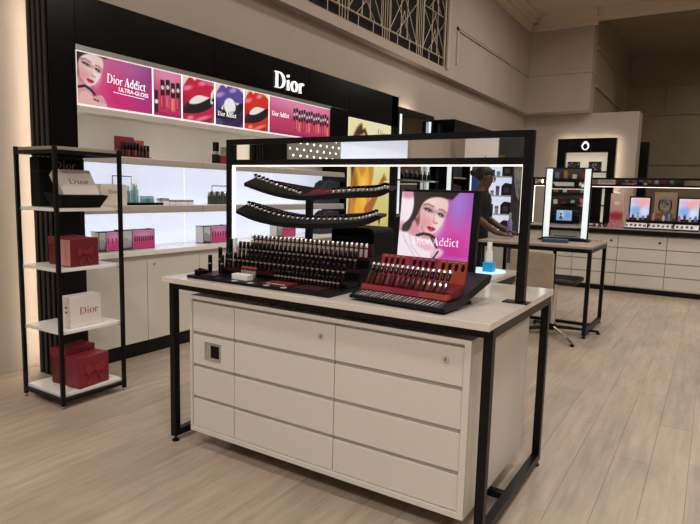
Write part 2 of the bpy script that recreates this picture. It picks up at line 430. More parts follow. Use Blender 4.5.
def paint_portrait(p, ox=0.0, k=1.0, oy=0.0):
    """three-quarter face of a dark haired model, drawn in a unit square at ox, oy scaled by k, head tilted"""
    KX, KY = p.X, p.Y; px_, py_ = ox + .56 * k, oy + .72 * k; ct_, st_ = math.cos(math.radians(-11)), math.sin(math.radians(-11))
    p.X, p.Y = px_ + (KX - px_) * ct_ + (KY - py_) * st_, py_ - (KX - px_) * st_ + (KY - py_) * ct_
    def T(pts): return [(ox + x * k, oy + y * k) for x, y in pts]
    def E(cx, cy, rx, ry, col, **q): p.ell(ox + cx * k, oy + cy * k, rx * k, ry * k, col, **q)
    S = smooth_curve
    p.poly(T(S([(.16, 1.05), (.30, 1.05), (.55, 1.04), (.62, .98), (.45, .9), (.40, .75), (.38, .55), (.30, .42), (.18, .40), (.14, .50), (.22, .62), (.24, .80)])), '2a1518', soft=.02 * k)   # hair
    p.poly(T(S([(.30, .62), (.42, .50), (.62, .46), (.66, .30), (.60, .10), (.20, .10), (.18, .36), (.26, .48)])), 'd99aa0', soft=.03 * k)                          # neck
    p.poly(T(S([(.36, .95), (.50, 1.02), (.66, 1.02), (.74, .92), (.75, .80), (.735, .70), (.70, .60), (.64, .515), (.575, .47), (.50, .485), (.43, .55), (.375, .66), (.35, .80)])), 'f2cdc8', soft=.02 * k)  # face
    E(.40, .66, .10, .20, 'd8929a', a=.55, soft=1.3, rot=12); E(.44, .90, .14, .12, 'f9e3de', a=.5, soft=1.5)
    E(.66, .66, .07, .12, 'fbeae6', a=.6, soft=1.4); E(.50, .62, .10, .06, 'e08a92', a=.5, soft=1.4, rot=25)
    E(.315, .72, .035, .075, 'dd9b9a', soft=.4)                                                       # ear
    p.poly(T(S([(.60, .81), (.585, .74), (.60, .66), (.63, .645), (.655, .66), (.645, .72), (.65, .80)])), 'f8dcd6', a=.8, soft=.03 * k)
    p.line(T([(.585, .665), (.61, .648), (.645, .652)]), .014 * k, 'b5656a', soft=.02 * k)             # nose base
    p.line(T([(.575, .80), (.58, .73), (.59, .68)]), .02 * k, 'd79b9b', a=.6, soft=.03 * k)
    for (cx, cy, sx, rot) in ((.475, .785, .075, -6), (.675, .765, .055, -12)):
        E(cx, cy + .014, sx * 1.25, .034, '9a6068', a=.7, soft=1.2, rot=rot)
        E(cx, cy, sx * .86, .017, '33202a', soft=.5, rot=rot); E(cx + .006, cy - .006, sx * .55, .008, 'dcc8cc', a=.9, soft=.6, rot=rot)
        E(cx + .012, cy - .002, .013, .014, '1d1418', soft=.4); p.line(T([(cx - sx * 1.0, cy + .012), (cx - sx * .4, cy + .02), (cx + sx * .5, cy + .012)]), .008 * k, '22141a', soft=.012 * k)
    p.line(T([(.385, .838), (.44, .862), (.54, .846)]), .013 * k, '5f3a3a', soft=.02 * k)               # brows
    p.line(T([(.625, .832), (.68, .838), (.735, .810)]), .011 * k, '5f3a3a', soft=.02 * k)
    p.poly(T(S([(.515, .575), (.555, .592), (.582, .585), (.605, .592), (.645, .570), (.605, .535), (.565, .530), (.535, .548)])), 'c3173f', soft=.012 * k)
    p.line(T([(.525, .573), (.58, .566), (.635, .568)]), .008 * k, '6d0f26', soft=.01 * k)
    E(.58, .547, .025, .008, 'f08aa0', a=.6, soft=.8)
    p.line(T([(.43, .55), (.50, .478), (.575, .462), (.64, .505)]), .018 * k, 'b06a70', a=.7, soft=.03 * k)
    p.poly(T(S([(.20, 1.25), (.85, 1.25), (.80, 1.02), (.72, .985), (.60, .985), (.48, .955), (.39, .89), (.345, .80), (.33, .70), (.27, .60), (.24, .80)])), '241216', soft=.025 * k)
    p.X, p.Y = KX, KY

def paint_screen():
    p = Paint(1.06, 150); p.grad('f3d3e2', 'b23aa0', 'x', .35, .8)
    p.ell(.95, .45, .35, .45, 'e04fb0', a=.8, soft=1.2); p.ell(.78, .20, .25, .2, 'c2248f', a=.7, soft=1.2); p.ell(1.0, .95, .3, .3, '9a62c4', a=.8, soft=1.3)
    p.ell(.86, .86, .1, .25, 'a886d6', a=.7, soft=1.4); p.ell(.9, .02, .35, .12, 'b9a7ea', a=.9, soft=1.2)
    p.ell(.06, .75, .16, .30, 'fbeaf2', soft=.4); p.ell(.03, .50, .10, .10, 'c46a86', a=.6, soft=.8); p.ell(.10, .97, .10, .06, 'b83b66', a=.5, soft=.8)
    paint_portrait(p, ox=-.06, k=1.0, oy=-.035)
    S = smooth_curve
    p.poly(S([(-.05, .42), (.10, .47), (.22, .42), (.34, .40), (.50, .38), (.56, .30), (.52, .15), (.60, -.05), (-.05, -.05)]), 'f6e9f2', soft=.03)     # gloved hands
    for x0, y0, x1, y1 in ((.06, .44, .12, .33), (.16, .44, .20, .34), (.26, .41, .30, .31), (.10, .36, .30, .12), (.2, .3, .42, .1)):
        p.line([(x0, y0), (x1, y1)], .012, 'd9a9c0', a=.8, soft=.02)
    p.ell(.42, .30, .13, .05, 'e9b7c2', a=.9, soft=.6, rot=-15); p.ell(.60, .22, .10, .06, 'f0c9cf', a=.9, soft=.5, rot=10)
    p.line([(.28, .43), (.38, .46), (.48, .45), (.58, .40)], .035, '1d1a2a', soft=.012); p.line([(.48, .45), (.55, .34), (.60, .29)], .02, '1d1a2a', soft=.01)
    p.line([(.62, .24), (.55, .14), (.50, .06), (.55, .01)], .022, '15131c', soft=.01); p.line([(.50, .12), (.62, .13), (.70, .12)], .02, '15131c', soft=.01)
    p.line([(.20, .12), (.24, .05), (.30, .01)], .05, '5a55c0', a=.8, soft=.02)
    return p.noise(.03, 5, 3)
def paint_header():
    p = Paint(1.75, 110); p.grad('cf6a90', 'b02860', 'x', .3, 1.0)
    p.ell(.95, .30, .45, .40, 'd81f6e', a=.85, soft=1.2); p.ell(1.45, .80, .35, .4, '8f4a90', a=.8, soft=1.3); p.ell(1.1, .9, .4, .25, 'c06098', a=.7, soft=1.3)
    p.ell(1.55, .2, .35, .4, 'b3307c', a=.8, soft=1.3); p.ell(.1, .9, .3, .4, 'eebfc4', soft=1.0); p.ell(.02, .3, .25, .4, 'c85a5c', a=.8, soft=1.2)
    paint_portrait(p, ox=-.44, k=1.3, oy=-.26)
    p.line([(.02, .32), (.16, .36), (.28, .30), (.36, .22)], .05, '1b1520', soft=.015)
    p.poly(smooth_curve([(.02, .0), (.05, .2), (.20, .26), (.34, .18), (.50, .22), (.58, .14), (.62, .0), (.30, -.05)]), 'e9b6b2', soft=.03)
    for x in (.30, .38, .46): p.line([(x, .20), (x + .14, .07)], .010, 'a8565c', soft=.02)
    p.line([(.34, .12), (.44, .10)], .03, '7c1a2c', soft=.01)
    return p.noise(.03, 5, 5)
def paint_glosses(n, asp, text=False):
    p = Paint(asp, 90); p.grad('b8305c', 'd4507c', 'y'); p.ell(asp * .5, .95, asp * .6, .3, 'eeb0cc', a=.6, soft=1.2)
    x0 = asp * (.36 if text else .22); x1 = asp * (.98 if text else .97); st = (x1 - x0) / n
    for i in range(n):
        x = x0 + st * (i + .5); hw = st * .38; y0 = .16 + .03 * math.sin(i * 2.1); tube = ['c41f40', 'd4486a', 'e8745c', 'b01f50'][i % 4]
        p.poly([(x - hw, y0), (x + hw, y0), (x + hw, y0 + .30), (x - hw, y0 + .30)], tube, soft=.012)
        p.poly([(x - hw, y0 + .30), (x + hw, y0 + .30), (x + hw, y0 + .64), (x - hw, y0 + .64)], '1b1116', soft=.012)
        p.ell(x, y0 + .47, hw * .8, .05, 'd6d0d4', soft=.3); p.line([(x - hw * .5, y0 + .05), (x - hw * .5, y0 + .26)], hw * .3, 'f3c0c8', a=.7, soft=.01)
    if not text:
        p.poly([(.03, .05), (.12, .05), (.12, .55), (.03, .55)], '241018', soft=.01); p.ell(.075, .3, .05, .05, 'e8e0e4', soft=.3)
    p.poly([(0, 0), (asp, 0), (asp, .08), (0, .08)], 'a01c5c', a=.6, soft=.05)
    return p
def paint_lips(asp, lip, shade, bg, extra=None):
    p = Paint(asp, 110); p.grad(bg, 'f2d8c8', 'y'); S = smooth_curve; c = asp / 2
    X0, Y0 = p.X - c, p.Y - .5; ca, sa = math.cos(math.radians(18)), math.sin(math.radians(18))
    p.X, p.Y = c + (X0 * ca + Y0 * sa) / 1.32, .5 + (-X0 * sa + Y0 * ca) / 1.22
    up = [(-.05, .40), (.12 * asp, .72), (.40 * asp, .96), (.52 * asp, .88), (.64 * asp, .97), (.88 * asp, .76), (asp + .05, .50), (.80 * asp, .50), (.5 * asp, .60), (.22 * asp, .52)]
    lo = [(-.05, .36), (.20 * asp, .30), (.5 * asp, .26), (.80 * asp, .32), (asp + .05, .46), (.9 * asp, .22), (.62 * asp, .03), (.38 * asp, .02), (.14 * asp, .14)]
    p.poly(S([(-.02, .40), (.3 * asp, .56), (.5 * asp, .60), (.8 * asp, .52), (asp, .48), (.8 * asp, .32), (.5 * asp, .26), (.2 * asp, .30)]), '1c0a12', soft=.02)
    p.poly(S([(.25 * asp, .50), (.4 * asp, .60), (.62 * asp, .60), (.80 * asp, .52), (.6 * asp, .46), (.4 * asp, .45)]), 'f1ece8', soft=.02)
    p.poly(S(up), lip, soft=.02); p.poly(S(lo), lip, soft=.02)
    for x, y, r in ((.30, .78, .12), (.68, .80, .10), (.48, .14, .20), (.20, .22, .08)):
        p.ell(x * asp, y, r * asp, .045, 'ffd8e0', a=.55, soft=1.0)
    p.ell(.5 * asp, .05, .4 * asp, .06, shade, a=.7, soft=1.0); p.ell(.12 * asp, .55, .12 * asp, .15, shade, a=.5, soft=1.0)
    if extra == 'ball':
        p.ell(c, .42, .20 * asp, .20, '15131c', soft=.1); p.ell(c, .50, .16 * asp, .17, 'f4f2f2', soft=.15); p.ell(c, .2, .4 * asp, .16, '1c1430', a=.8, soft=.6)
    if extra == 'stick':
        p.line([(.80 * asp, .40), (.86 * asp, .56), (.98 * asp, .66)], .07, 'e8e4e8', soft=.02); p.line([(.84 * asp, .44), (1.0 * asp, .42)], .06, '17131c', soft=.02); p.ell(.9 * asp, .82, .14 * asp, .10, 'e05a86', soft=.5)
    return p
def paint_joy():
    p = Paint(0.68, 150); p.grad('c8b95c', 'efe6a8', 'y', .0, .8); p.ell(.5, .9, .3, .2, 'f4eec4', a=.8, soft=1.2)
    S = smooth_curve
    p.poly(S([(.02, .30), (.05, .55), (.03, .78), (.10, .92), (.20, .96), (.14, .70), (.16, .5), (.10, .30)]), '4a2a18', soft=.03)
    p.poly(S([(.13, .74), (.10, .83), (.15, .895), (.23, .90), (.29, .84), (.28, .76), (.22, .71)]), 'd79a4e', soft=.02)          # head
    p.poly(S([(.04, .42), (.10, .66), (.20, .72), (.33, .74), (.40, .64), (.36, .50), (.33, .34), (.36, .12), (.05, .12)]), 'd08a34', soft=.03)
    p.poly(S([(.12, .66), (.22, .58), (.30, .67), (.33, .50), (.30, .38), (.31, .12), (.09, .12), (.12, .4)]), 'f0b23a', soft=.03)     # gold dress
    p.ell(.24, .48, .05, .10, 'ffd25c', a=.8, soft=1.0); p.ell(.11, .52, .04, .10, '8a4a20', a=.7, soft=1.0)
    p.poly(S([(.26, .34), (.40, .44), (.54, .58), (.60, .585), (.56, .53), (.44, .38), (.34, .28)]), 'b0642c', soft=.02)               # arm
    for dx in (0, .02, .04): p.line([(.55 + dx, .57), (.585 + dx, .615 - dx)], .014, '9a5226', soft=.01)
    p.ell(.52, .25, .02, .035, '7c3a1c', soft=.3); p.line([(.52, .22), (.52, .12)], .008, '6a4420', soft=.01)
    p.ell(.19, .845, .05, .02, '8a5a2c', a=.6, soft=1.0); p.line([(.14, .90), (.24, .93), (.30, .86)], .03, '3a2012', soft=.02)
    return p.noise(.03, 5, 9)
def paint_pastel(seed=0):
    p = Paint(0.95, 50); p.grad('a9c6f2', 'f2d6e6', 'y'); p.ell(.6, .75, .35, .2, 'f3a9a0', a=.9, soft=.8, rot=25); p.ell(.3, .35, .28, .22, '7faaf0', a=.9, soft=.8)
    p.ell(.25, .8, .2, .15, 'd8b6e8', a=.8, soft=.9); p.ell(.7, .3, .2, .2, 'e9e4fa', a=.8, soft=.9)
    return p.noise(.04, 5, seed)
def paint_blue_screen():
    p = Paint(1.35, 60); p.grad('8fb4e0', '9cc6ee', 'y'); p.ell(.9, .55, .16, .4, 'e8e8f0', soft=.3); p.ell(.95, .62, .10, .13, '5a4a50', soft=.3)
    p.poly([(.78, .1), (1.1, .1), (1.05, .45), (.85, .45)], '3a4a7c', soft=.03); p.ell(.35, .5, .22, .28, '7aa0d4', a=.8, soft=.8)
    return p
def paint_floral():
    p = Paint(0.95, 70); p.grad('9a8468', 'b09a7c', 'y')
    for dx in (-.20, .20): p.ell(.47 + dx, .52, .09, .20, '17140f', soft=.2); p.ell(.47 + dx * .72, .52, .08, .19, 'a08c6c', soft=.2)
    r = np.random.RandomState(4)
    for _ in range(60):
        a, d = r.uniform(0, 6.28), r.uniform(0, .17)
        p.ell(.47 + d * math.cos(a), .62 + d * math.sin(a) * .95, .03, .03, ['5d7484', '41586a', '8796a0', '394450'][r.randint(4)], soft=.5)
    p.poly([(.12, .06), (.82, .06), (.82, .24), (.12, .24)], '7c5a44', soft=.03); p.poly([(.30, .06), (.46, .06), (.46, .36), (.30, .36)], '8d5a34', soft=.02); p.ell(.62, .22, .13, .12, '4e6480', soft=.4)
    return p
def paint_mono(seed):
    p = Paint(1.4, 50); p.fill('24211f'); r = np.random.RandomState(seed)
    for _ in range(40): p.ell(r.uniform(0, 1.4), r.uniform(.1, .9), r.uniform(.05, .14), r.uniform(.04, .1), ['c9c4bc', '56504c', '8b857e', '15110f'][r.randint(4)], soft=.4, rot=r.uniform(0, 90))
    return p
def paint_pink_case(n=9):
    p = Paint(1.35, 60); p.grad('e0287c', 'ef7fb4', 'y'); p.ell(.7, .75, .5, .2, 'f6b0d0', a=.7, soft=1.2)
    for i in range(n):
        x = .12 + i * 1.12 / (n - 1)
        p.poly([(x - .035, .15), (x + .035, .15), (x + .035, .40), (x - .035, .40)], 'd0343c', soft=.02); p.poly([(x - .04, .40), (x + .04, .40), (x + .04, .68), (x - .04, .68)], '2a1420', soft=.02)
    return p

# ================================================================== THE SETTING
XW = -3.54          # left wall, lower part
XU = -3.40          # left wall, upper overhanging part
# floor: planks run away from the camera, the 300 that show largest are single pieces
floor = tag(bx(-3.8, 9.0, -10.0, 19.0, -0.06, -0.006).build('floor', 'taupe_edge'), 'pale oak look plank floor of the shop', 'floor', kind='structure')
PW, PL = 0.17, 1.19
def plank_mesh():
    a, b, t, c = PW / 2 - 0.0004, PL / 2 - 0.0004, 0.006, 0.0010
    m = MB()
    m.add([(-a, -b, -t), (a, -b, -t), (a, b, -t), (-a, b, -t), (-a, -b, -c), (a, -b, -c), (a, b, -c), (-a, b, -c),
           (-a + c, -b + c, 0), (a - c, -b + c, 0), (a - c, b - c, 0), (-a + c, b - c, 0)],
          [(0, 1, 5, 4), (1, 2, 6, 5), (2, 3, 7, 6), (3, 0, 4, 7), (4, 5, 9, 8), (5, 6, 10, 9), (6, 7, 11, 10), (7, 4, 8, 11), (8, 9, 10, 11)])
    return m
pm = plank_mesh().mesh('plank'); pm.materials.append(MATS['plank'])
cells = []
for i in range(-22, 53):
    x = 0.134 - PW / 2 + i * PW
    off = [0.0, .42, .83, .21, .64, 1.02][(i * 5) % 6] + (i % 3) * 0.07
    for j in range(-8, 17):
        y = 0.484 + PL / 2 + off + j * PL
        if -3.6 < x < 8.9 and -9 < y < 18.6:
            v = Vector((x, y, 0)) - CAM; z = v.dot(_f)
            vis = False
            if z > 0.3:
                u_, v_ = 350 + 579 * v.dot(_R) / z, 262 - 579 * v.dot(_U) / z
                vis = -60 < u_ < 760 and -40 < v_ < 600
            cells.append((0 if vis else 1, v.length, x, y))
cells.sort()
rest = MB()
for k, (a, d, x, y) in enumerate(cells):
    if k < 295 and a == 0:
        o = bpy.data.objects.new('plank', pm); COL.objects.link(o); o.parent = floor; o.location = (x, y, 0)
    else:
        s0, s1 = PW / 2 - .0004, PL / 2 - .0004
        rest.add([(x - s0, y - s1, 0), (x + s0, y - s1, 0), (x + s0, y + s1, 0), (x - s0, y + s1, 0)], [(0, 1, 2, 3)])
tag(rest.build('planks', 'plank', floor), kind='stuff')

# left wall with overhanging upper storey and the recess of the grille
wl = MB(); wl.box(-3.8, XW, -10, 12.7, 0, 3.32)
wl.box(-4.3, XU, 7.38, 12.7, 3.32, CEIL); wl.box(-4.3, XU, -10, 7.38, 3.32, 3.44)
wall_left = struct('wall_left', wl, 'wall', 'beige plaster wall behind the black makeup wall unit')
bx(-4.3, -3.47, -10, 7.38, 3.44, CEIL).build('recess_dark', 'void', wall_left)  # black block puts the darkness of the opening into its colour
struct('trim_1', bx(XU - .02, XU + .035, 7.38, 7.46, 3.44, CEIL), 'trim', 'pilaster edge at the end of the deco grille', 'trim')
t2 = MB(); t2.box(XU - .01, XU + .03, 7.8, 12.3, 4.16, 4.22); t2.box(XU - .01, XU + .045, 7.8, 12.3, 4.19, 4.205); t2.box(XU - .01, XU + .03, 7.8, 7.86, 3.6, 4.22)
struct('trim_2', t2, 'trim', 'panel moulding on the upper left wall', 'trim')
# lower partition in front of the back wall, and the upper back wall
struct('wall_back', bx(-3.6, -0.96, 12.7, 13.3, 0, 3.30), 'wall', 'pale partition wall carrying the black niche unit', bevel=0.01)
struct('wall_back_upper', bx(-3.6, -1.97, 12.3, 12.72, 3.31, CEIL), 'wall', 'upper back wall above the pale partition')
t3 = MB(); t3.box(XU, -1.955, 12.27, 12.3, 4.16, 4.22); t3.box(XU, -1.94, 12.255, 12.3, 4.19, 4.205); t3.box(-1.985, -1.955, 12.28, 12.72, 4.16, 4.22)
struct('trim_3', t3, 'trim', 'moulding across the upper back wall', 'trim')
wr = MB(); wr.box(-2.1, -1.97, 12.72, 18.6, 0, CEIL + .3)
struct('wall_recess_side', wr, 'wall_far', 'dim side wall of the deep hall behind the partition')
struct('wall_recess', bx(-2.1, 9, 18.5, 18.7, 0, CEIL + .3), 'wall_far', 'dim far end wall of the deep hall')
t4 = MB()
for z in (2.4, 3.9, 4.75):
    t4.box(-1.97, 9, 18.45, 18.5, z, z + .07); t4.box(-1.97, -1.92, 12.8, 18.5, z, z + .07)
for x in (-.9, .35, 1.6): t4.box(x, x + .04, 18.47, 18.5, 3.97, 4.75)
struct('trim_4', t4, 'wall_far', 'panel mouldings of the deep hall walls', 'trim')
struct('wall_right', bx(8.8, 9.0, -10, 18.6, 0, CEIL + .3), 'wall', 'beige wall on the far right side of the hall')
struct('wall_rear', bx(-3.8, 9.0, -10.2, -10, 0, CEIL), 'wall', 'beige wall behind the viewpoint')
struct('ceiling', bx(-4.3, 9.0, -10.2, 12.72, CEIL, CEIL + .1), 'ceiling', 'high cream ceiling', 'ceiling')
struct('ceiling_hall', bx(-2.1, 9.0, 12.72, 18.7, CEIL + .2, CEIL + .3), 'wall_far', 'dim ceiling of the deep hall', 'ceiling')
t5 = MB()
for k, (d, z) in enumerate(((.30, 5.40), (.22, 5.32), (.12, 5.24), (.05, 5.17))):
    t5.box(XU - .02, XU + d, 7.46, 12.3, z, z + .085 if k else CEIL); t5.box(XU, -1.9, 12.3 - d, 12.3, z, z + .085 if k else CEIL)
t5.box(-1.97, 8.8, 12.15, 12.5, 5.30, CEIL)
struct('trim_5', t5, 'ceiling', 'stepped ceiling cornice with beam over the hall opening', 'trim')

# art deco grille: every bar a piece
grille = tag(thing('deco_grille', 'cream art deco metal grille over a dark opening high on the left wall', 'grille', (XU - .02, 0, 3.44)), kind='structure')
gb = {}
def bar(p0, p1, r=0.0065):
    MB().tube([p0, p1], r, 4).build('bar', 'grille_bar', grille)
y = 3.0; mod = 1.08
ZT = 1.75
for m_ in range(4):
    y0 = 3.06 + m_ * mod
    for dy in (0, .065, .13, .195): bar((0, y0 + dy, 0), (0, y0 + dy, ZT))
    a, b = y0 + .195, y0 + mod
    ym = (a + b) / 2
    for dy in (-.19, .19): bar((0, ym + dy, 0), (0, ym + dy, .16))
    for zz in (.16, .80):
        bar((0, a, zz), (0, ym + .03, zz + .62)); bar((0, ym - .03, zz + .62), (0, b, zz)); bar((0, a + .20, zz), (0, b, zz + .62), .0055); bar((0, b - .20, zz), (0, a, zz + .62), .0055)
        bar((0, ym - .14, zz), (0, ym, zz + .38), .0055); bar((0, ym + .14, zz), (0, ym, zz + .38), .0055)
    bar((0, a, .80), (0, b, .80))
    for dy in (-.10, .10): bar((0, ym + dy, .16), (0, ym + dy, ZT), .0055)
    for dy in (.03,): bar((0, a + dy, .16), (0, a + dy, ZT), .0055); bar((0, b - .04, .16), (0, b - .04, ZT), .0055)
bar((0, 2.6, .16), (0, 7.36, .16), .012); bar((0, 2.6, .01), (0, 7.36, .01), .012); bar((0, 7.36, 0), (0, 7.36, ZT), .012)

# ceiling lamps
for k, (x, y, wt) in enumerate(LAMPS):
    t = thing('ceiling_downlight', 'round recessed ceiling lamp over the shop floor or added over the hall', 'lamp', (x, y, CEIL), 0, 'ceiling downlights')
    MB().lathe([(.20, -.03), (.23, -.02), (.23, 0), (.17, 0), (.17, -.02)], 24).build('ring', 'white_pure', t, True)
    MB().lathe([(.17, -.018), (.17, -.006)], 24).build('lens', 'lamp_lens', t)
    ld = bpy.data.lights.new('lamp', 'AREA'); ld.shape = 'DISK'; ld.size = 0.5; ld.energy = wt * LAMP_K; ld.color = LAMP_COL; ld.spread = math.radians(172)
    lo = bpy.data.objects.new('lamp', ld); COL.objects.link(lo); lo.parent = t; lo.location = (0, 0, -.04)

# ================================================================== MAKEUP WALL UNIT
XF = -3.16
u = thing('makeup_wall_unit', 'tall black framed wall unit with glowing shelves and lit sign', 'wall unit', (XF, 0.39, 0))
def ub(x0, x1, y0, y1, z0, z1): return bx(x0 - XF, x1 - XF, y0 - .39, y1 - .39, z0, z1)
ub(-3.40, XF, .300, .49, 0, 2.65).build('side_pillar', 'black_gloss', u)
for k in range(4): ub(-3.395 + k * .06, -3.36 + k * .06, .290, .300, 0, 2.65).build('groove_strip', 'black_groove', u)
for k, (a, b) in enumerate(((.49, 1.80), (1.80, 3.20), (3.20, 4.01), (4.01, 5.28))):
    ub(-3.24, XF, a + .002, b - .002, 2.31 if k < 3 else 2.245, 2.65).build('fascia_panel', 'black_gloss', u, bevel=.003)
ub(-3.53, -3.24, .49, 5.28, 2.60, 2.65).build('top_board', 'black_matte', u)
ub(-3.50, XF, 3.62, 4.0, 1.885, 2.31).build('post_panel', 'black_gloss', u, bevel=.003)
ub(-3.50, XF, 3.96, 4.0, 0, 1.885).build('upright', 'black_gloss', u)
ub(-3.50, XF, 5.09, 5.28, 0, 2.65).build('end_panel', 'black_gloss', u, bevel=.003)
ub(-3.50, XF - .005, 4.0, 5.09, 0, .55).build('plinth_panel', 'black_gloss', u)
ub(-3.50, XF - .005, .49, 3.62, 1.885, 1.903).build('soffit', 'cream_panel', u)
ub(-3.172, XF - .006, .49, 3.62, 1.862, 1.885).build('soffit_lip', 'cream_panel', u)  # added lip that keeps the strip out of sight
ub(-3.20, -3.18, .52, 3.60, 1.877, 1.885).build('light_strip', 'led_soffit', u)  # added unseen strip that brightens the upper back panel
ub(-3.20, XF + .004, .49, 3.62, 2.275, 2.31).build('light_trim', 'silver', u)
ub(-3.54, -3.50, .49, 4.0, 1.57, 1.90).build('upper_back_panel', 'cream_panel', u)
for a, b in ((.49, 1.755), (1.755, 3.0), (3.0, 4.0)):
    ub(-3.53, -3.505, a + .002, b - .002, 1.20, 1.53).build('back_panel', 'backlit', u)
    ub(-3.53, -3.505, a + .002, b - .002, .85, 1.155).build('back_panel', 'backlit', u)  # plain white panels given a glow of their own for the shelf light
for z0, z1 in ((1.53, 1.57), (1.155, 1.20)):
    for a, b in ((.49, 1.66), (1.66, 2.83), (2.83, 3.955)):
        sh = ub(-3.505, -3.165, a + .003, b - .003, z0, z1).build('shelf', 'shelf_edge', u, bevel=.002)
        ub(-3.174, -3.165, a + .003, b - .003, z0 - .012, z0).build('front_lip', 'shelf_edge', sh)
        ub(-3.20, -3.185, a + .02, b - .02, z0 - .008, z0).build('light_strip', 'led_shelf', sh)
        ub(-3.50, -3.175, a + .006, b - .006, z1, z1 + .003).build('shelf_top', 'white_gloss', sh)
lettering('Dior', .155, .02, 'sign_letter', (.012, 2.607 - .39, 2.362), (0, 1, 0), (0, 0, 1), u, separate=True, squeeze=1.0, track=.03)
bx(-.28, -.24, -.032, -.024, .02, 2.63).build('light_fin', 'black_satin', u)
MB().box(-.292, -.282, -.034, -.022, .03, 2.62).build('cove_light', 'led_warm', u)
worktop = MB(); worktop.box(-3.505, -3.13, .49, 3.955, .812, .85)
tag(worktop.build('worktop', 'white_gloss', bevel=.003), 'long white worktop below the glowing shelves', 'worktop')
BY = [.49, 1.046, 1.60, 2.16, 2.72, 3.28, 3.955]
for k in range(6):
    a, b = BY[k], BY[k + 1]
    side = ['leftmost white base cabinet of the wall unit, behind the shelf rack', 'white base cabinet seen between shelf rack and island leg', 'white base cabinet directly left behind the island', 'white base cabinet hidden mostly by the lip gloss rack', 'white base cabinet behind the wavy lipstick displays', 'narrow white base cabinet at the gold poster end'][k]
    t = thing('base_cabinet', side, 'cabinet', (-3.15, a, 0), 0, 'base cabinets under the wall unit')
    bx(-.33, -.02, .001, b - a - .001, .115, .81).build('body', 'white_lam', t)
    bx(-.018, 0, .003, b - a - .003, .12, .775).build('door', 'white_lam', t, bevel=.002)
    if k == 1: MB().tube([(-.001, .068, .735), (.003, .068, .735)], .013, 14).build('lock', 'chrome', t)
    bx(-.31, -.03, .001, b - a - .001, 0, .114).build('kickboard', 'black_satin', t)

# backlit posters of the header band
def poster(label, y0, y1, z0, z1, pt, m='print_lit', name='backlit_poster', group='backlit posters in the header band', xf=XF):
    t = thing(name, label, 'poster', (xf, y0, z0), 0, group)
    bx(-.05, -.002, .003, y1 - y0 - .003, 0, z1 - z0).build('light_box', 'lit_white', t)
    print_panel('print', y1 - y0 - .012, z1 - z0 - .018, pt, m, t, (0.0, .006, .012), (0, 1, 0), (0, 0, 1))
    return t
ZB, ZTOP = 1.905, 2.272
P1 = poster('backlit poster of a dark haired model with Dior Addict lettering', .492, 1.135, ZB, ZTOP, paint_header())
lettering('Dior Addict', .062, .001, 'letter_white', (.004, .235, .190), (0, 1, -.05), (0, .05, 1), P1, squeeze=.72)
plain_text('ULTRA-GLOSS', .042, 'letter_white', (.004, .33, .142), (0, 1, -.05), (0, .05, 1), P1)
MB().tube([(.002, .29, .128), (.002, .56, .114)], .0022, 4).build('tagline_rule', 'letter_white', P1)
poster('backlit poster of four upright lip gloss tubes on pink', 1.137, 1.429, ZB, ZTOP, paint_glosses(4, .80))
poster('backlit poster of glossy crimson lips with applicator', 1.431, 1.803, ZB, ZTOP, paint_lips(1.0, 'c8163e', '7c0c28', 'e9c0b4', 'stick'))
P4 = poster('backlit poster of violet lips holding a white pearl', 1.805, 2.175, ZB, ZTOP, paint_lips(1.0, '5a4a9a', '2a2258', 'e0c4bc', 'ball'))
lettering('Dior Addict', .040, .001, 'letter_white', (.003, .03, .09), (0, 1, 0), (0, 0, 1), P4, squeeze=.78)
poster('backlit poster of orange red lips', 2.177, 2.535, ZB, ZTOP, paint_lips(.97, 'd8281c', '8c140e', 'ecc8b8'))
P6 = poster('backlit poster with a long row of lip glosses', 2.537, 3.608, ZB, ZTOP, paint_glosses(15, 2.9, True))
lettering('Dior Addict', .046, .001, 'letter_white', (.003, .04, .18), (0, 1, 0), (0, 0, 1), P6, squeeze=.80)
PJ = poster('tall golden perfume poster of a woman in a yellow dress', 4.01, 5.085, .56, 2.238, paint_joy(), 'print_lit', 'perfume_poster', None)
lettering('Dior', .10, .001, 'letter_gold', (.003, .70, 1.50), (0, 1, 0), (0, 0, 1), PJ, squeeze=.95)
lettering('JOY', .10, .001, 'letter_gold', (.003, .74, 1.13), (0, 1, 0), (0, 0, 1), PJ, squeeze=.85)

# ================================================================== PRODUCTS ON THE WALL UNIT
def lip_stand(label, y0, y1, z, hgt, n, cardm, x=-3.30):
    t = thing('lipstick_display', label, 'display', (x, y0, z), 0, None)
    W = y1 - y0
    bx(-.06, .05, 0, W, 0, .012).build('base', 'black_satin', t)
    bx(-.05, -.04, 0, W, .012, hgt).build('back_card', cardm, t)
    bx(-.04, .0, .004, W - .004, .012, hgt * .42).build('step', 'brown_box', t)
    for k in range(n):
        y = (k + .5) * W / n; r = min(.011, W / n * .4)
        c = MB().lathe([(r, 0), (r, hgt * .30)], 8, (.028, y, .012)).build('lipstick', 'gloss_%d' % (k % 8), t, True)
        MB().lathe([(r * 1.04, hgt * .30), (r * 1.04, hgt * .62), (r * .9, hgt * .64)], 8, (.028, y, .012)).build('cap', 'black_gloss', c, True)
lip_stand('dark red lipstick display on the top shelf behind the rack', .915, 1.09, 1.573, .165, 6, 'red_dark')
lip_stand('small brown backed lipstick display beside the dark red one', 1.092, 1.185, 1.573, .145, 3, 'orange_card')
b_ = thing('cosmetic_bottle', 'tall black bottle standing on the top shelf right of centre', 'bottle', (-3.30, 1.925, 1.573))
bx(-.025, .025, 0, .055, 0, .09).build('body', 'black_satin', b_, bevel=.004); bx(-.02, .02, .004, .051, .115, .20).build('cap', 'black_gloss', b_, bevel=.004); bx(-.02, .02, .006, .049, .09, .115).build('collar', 'silver', b_)
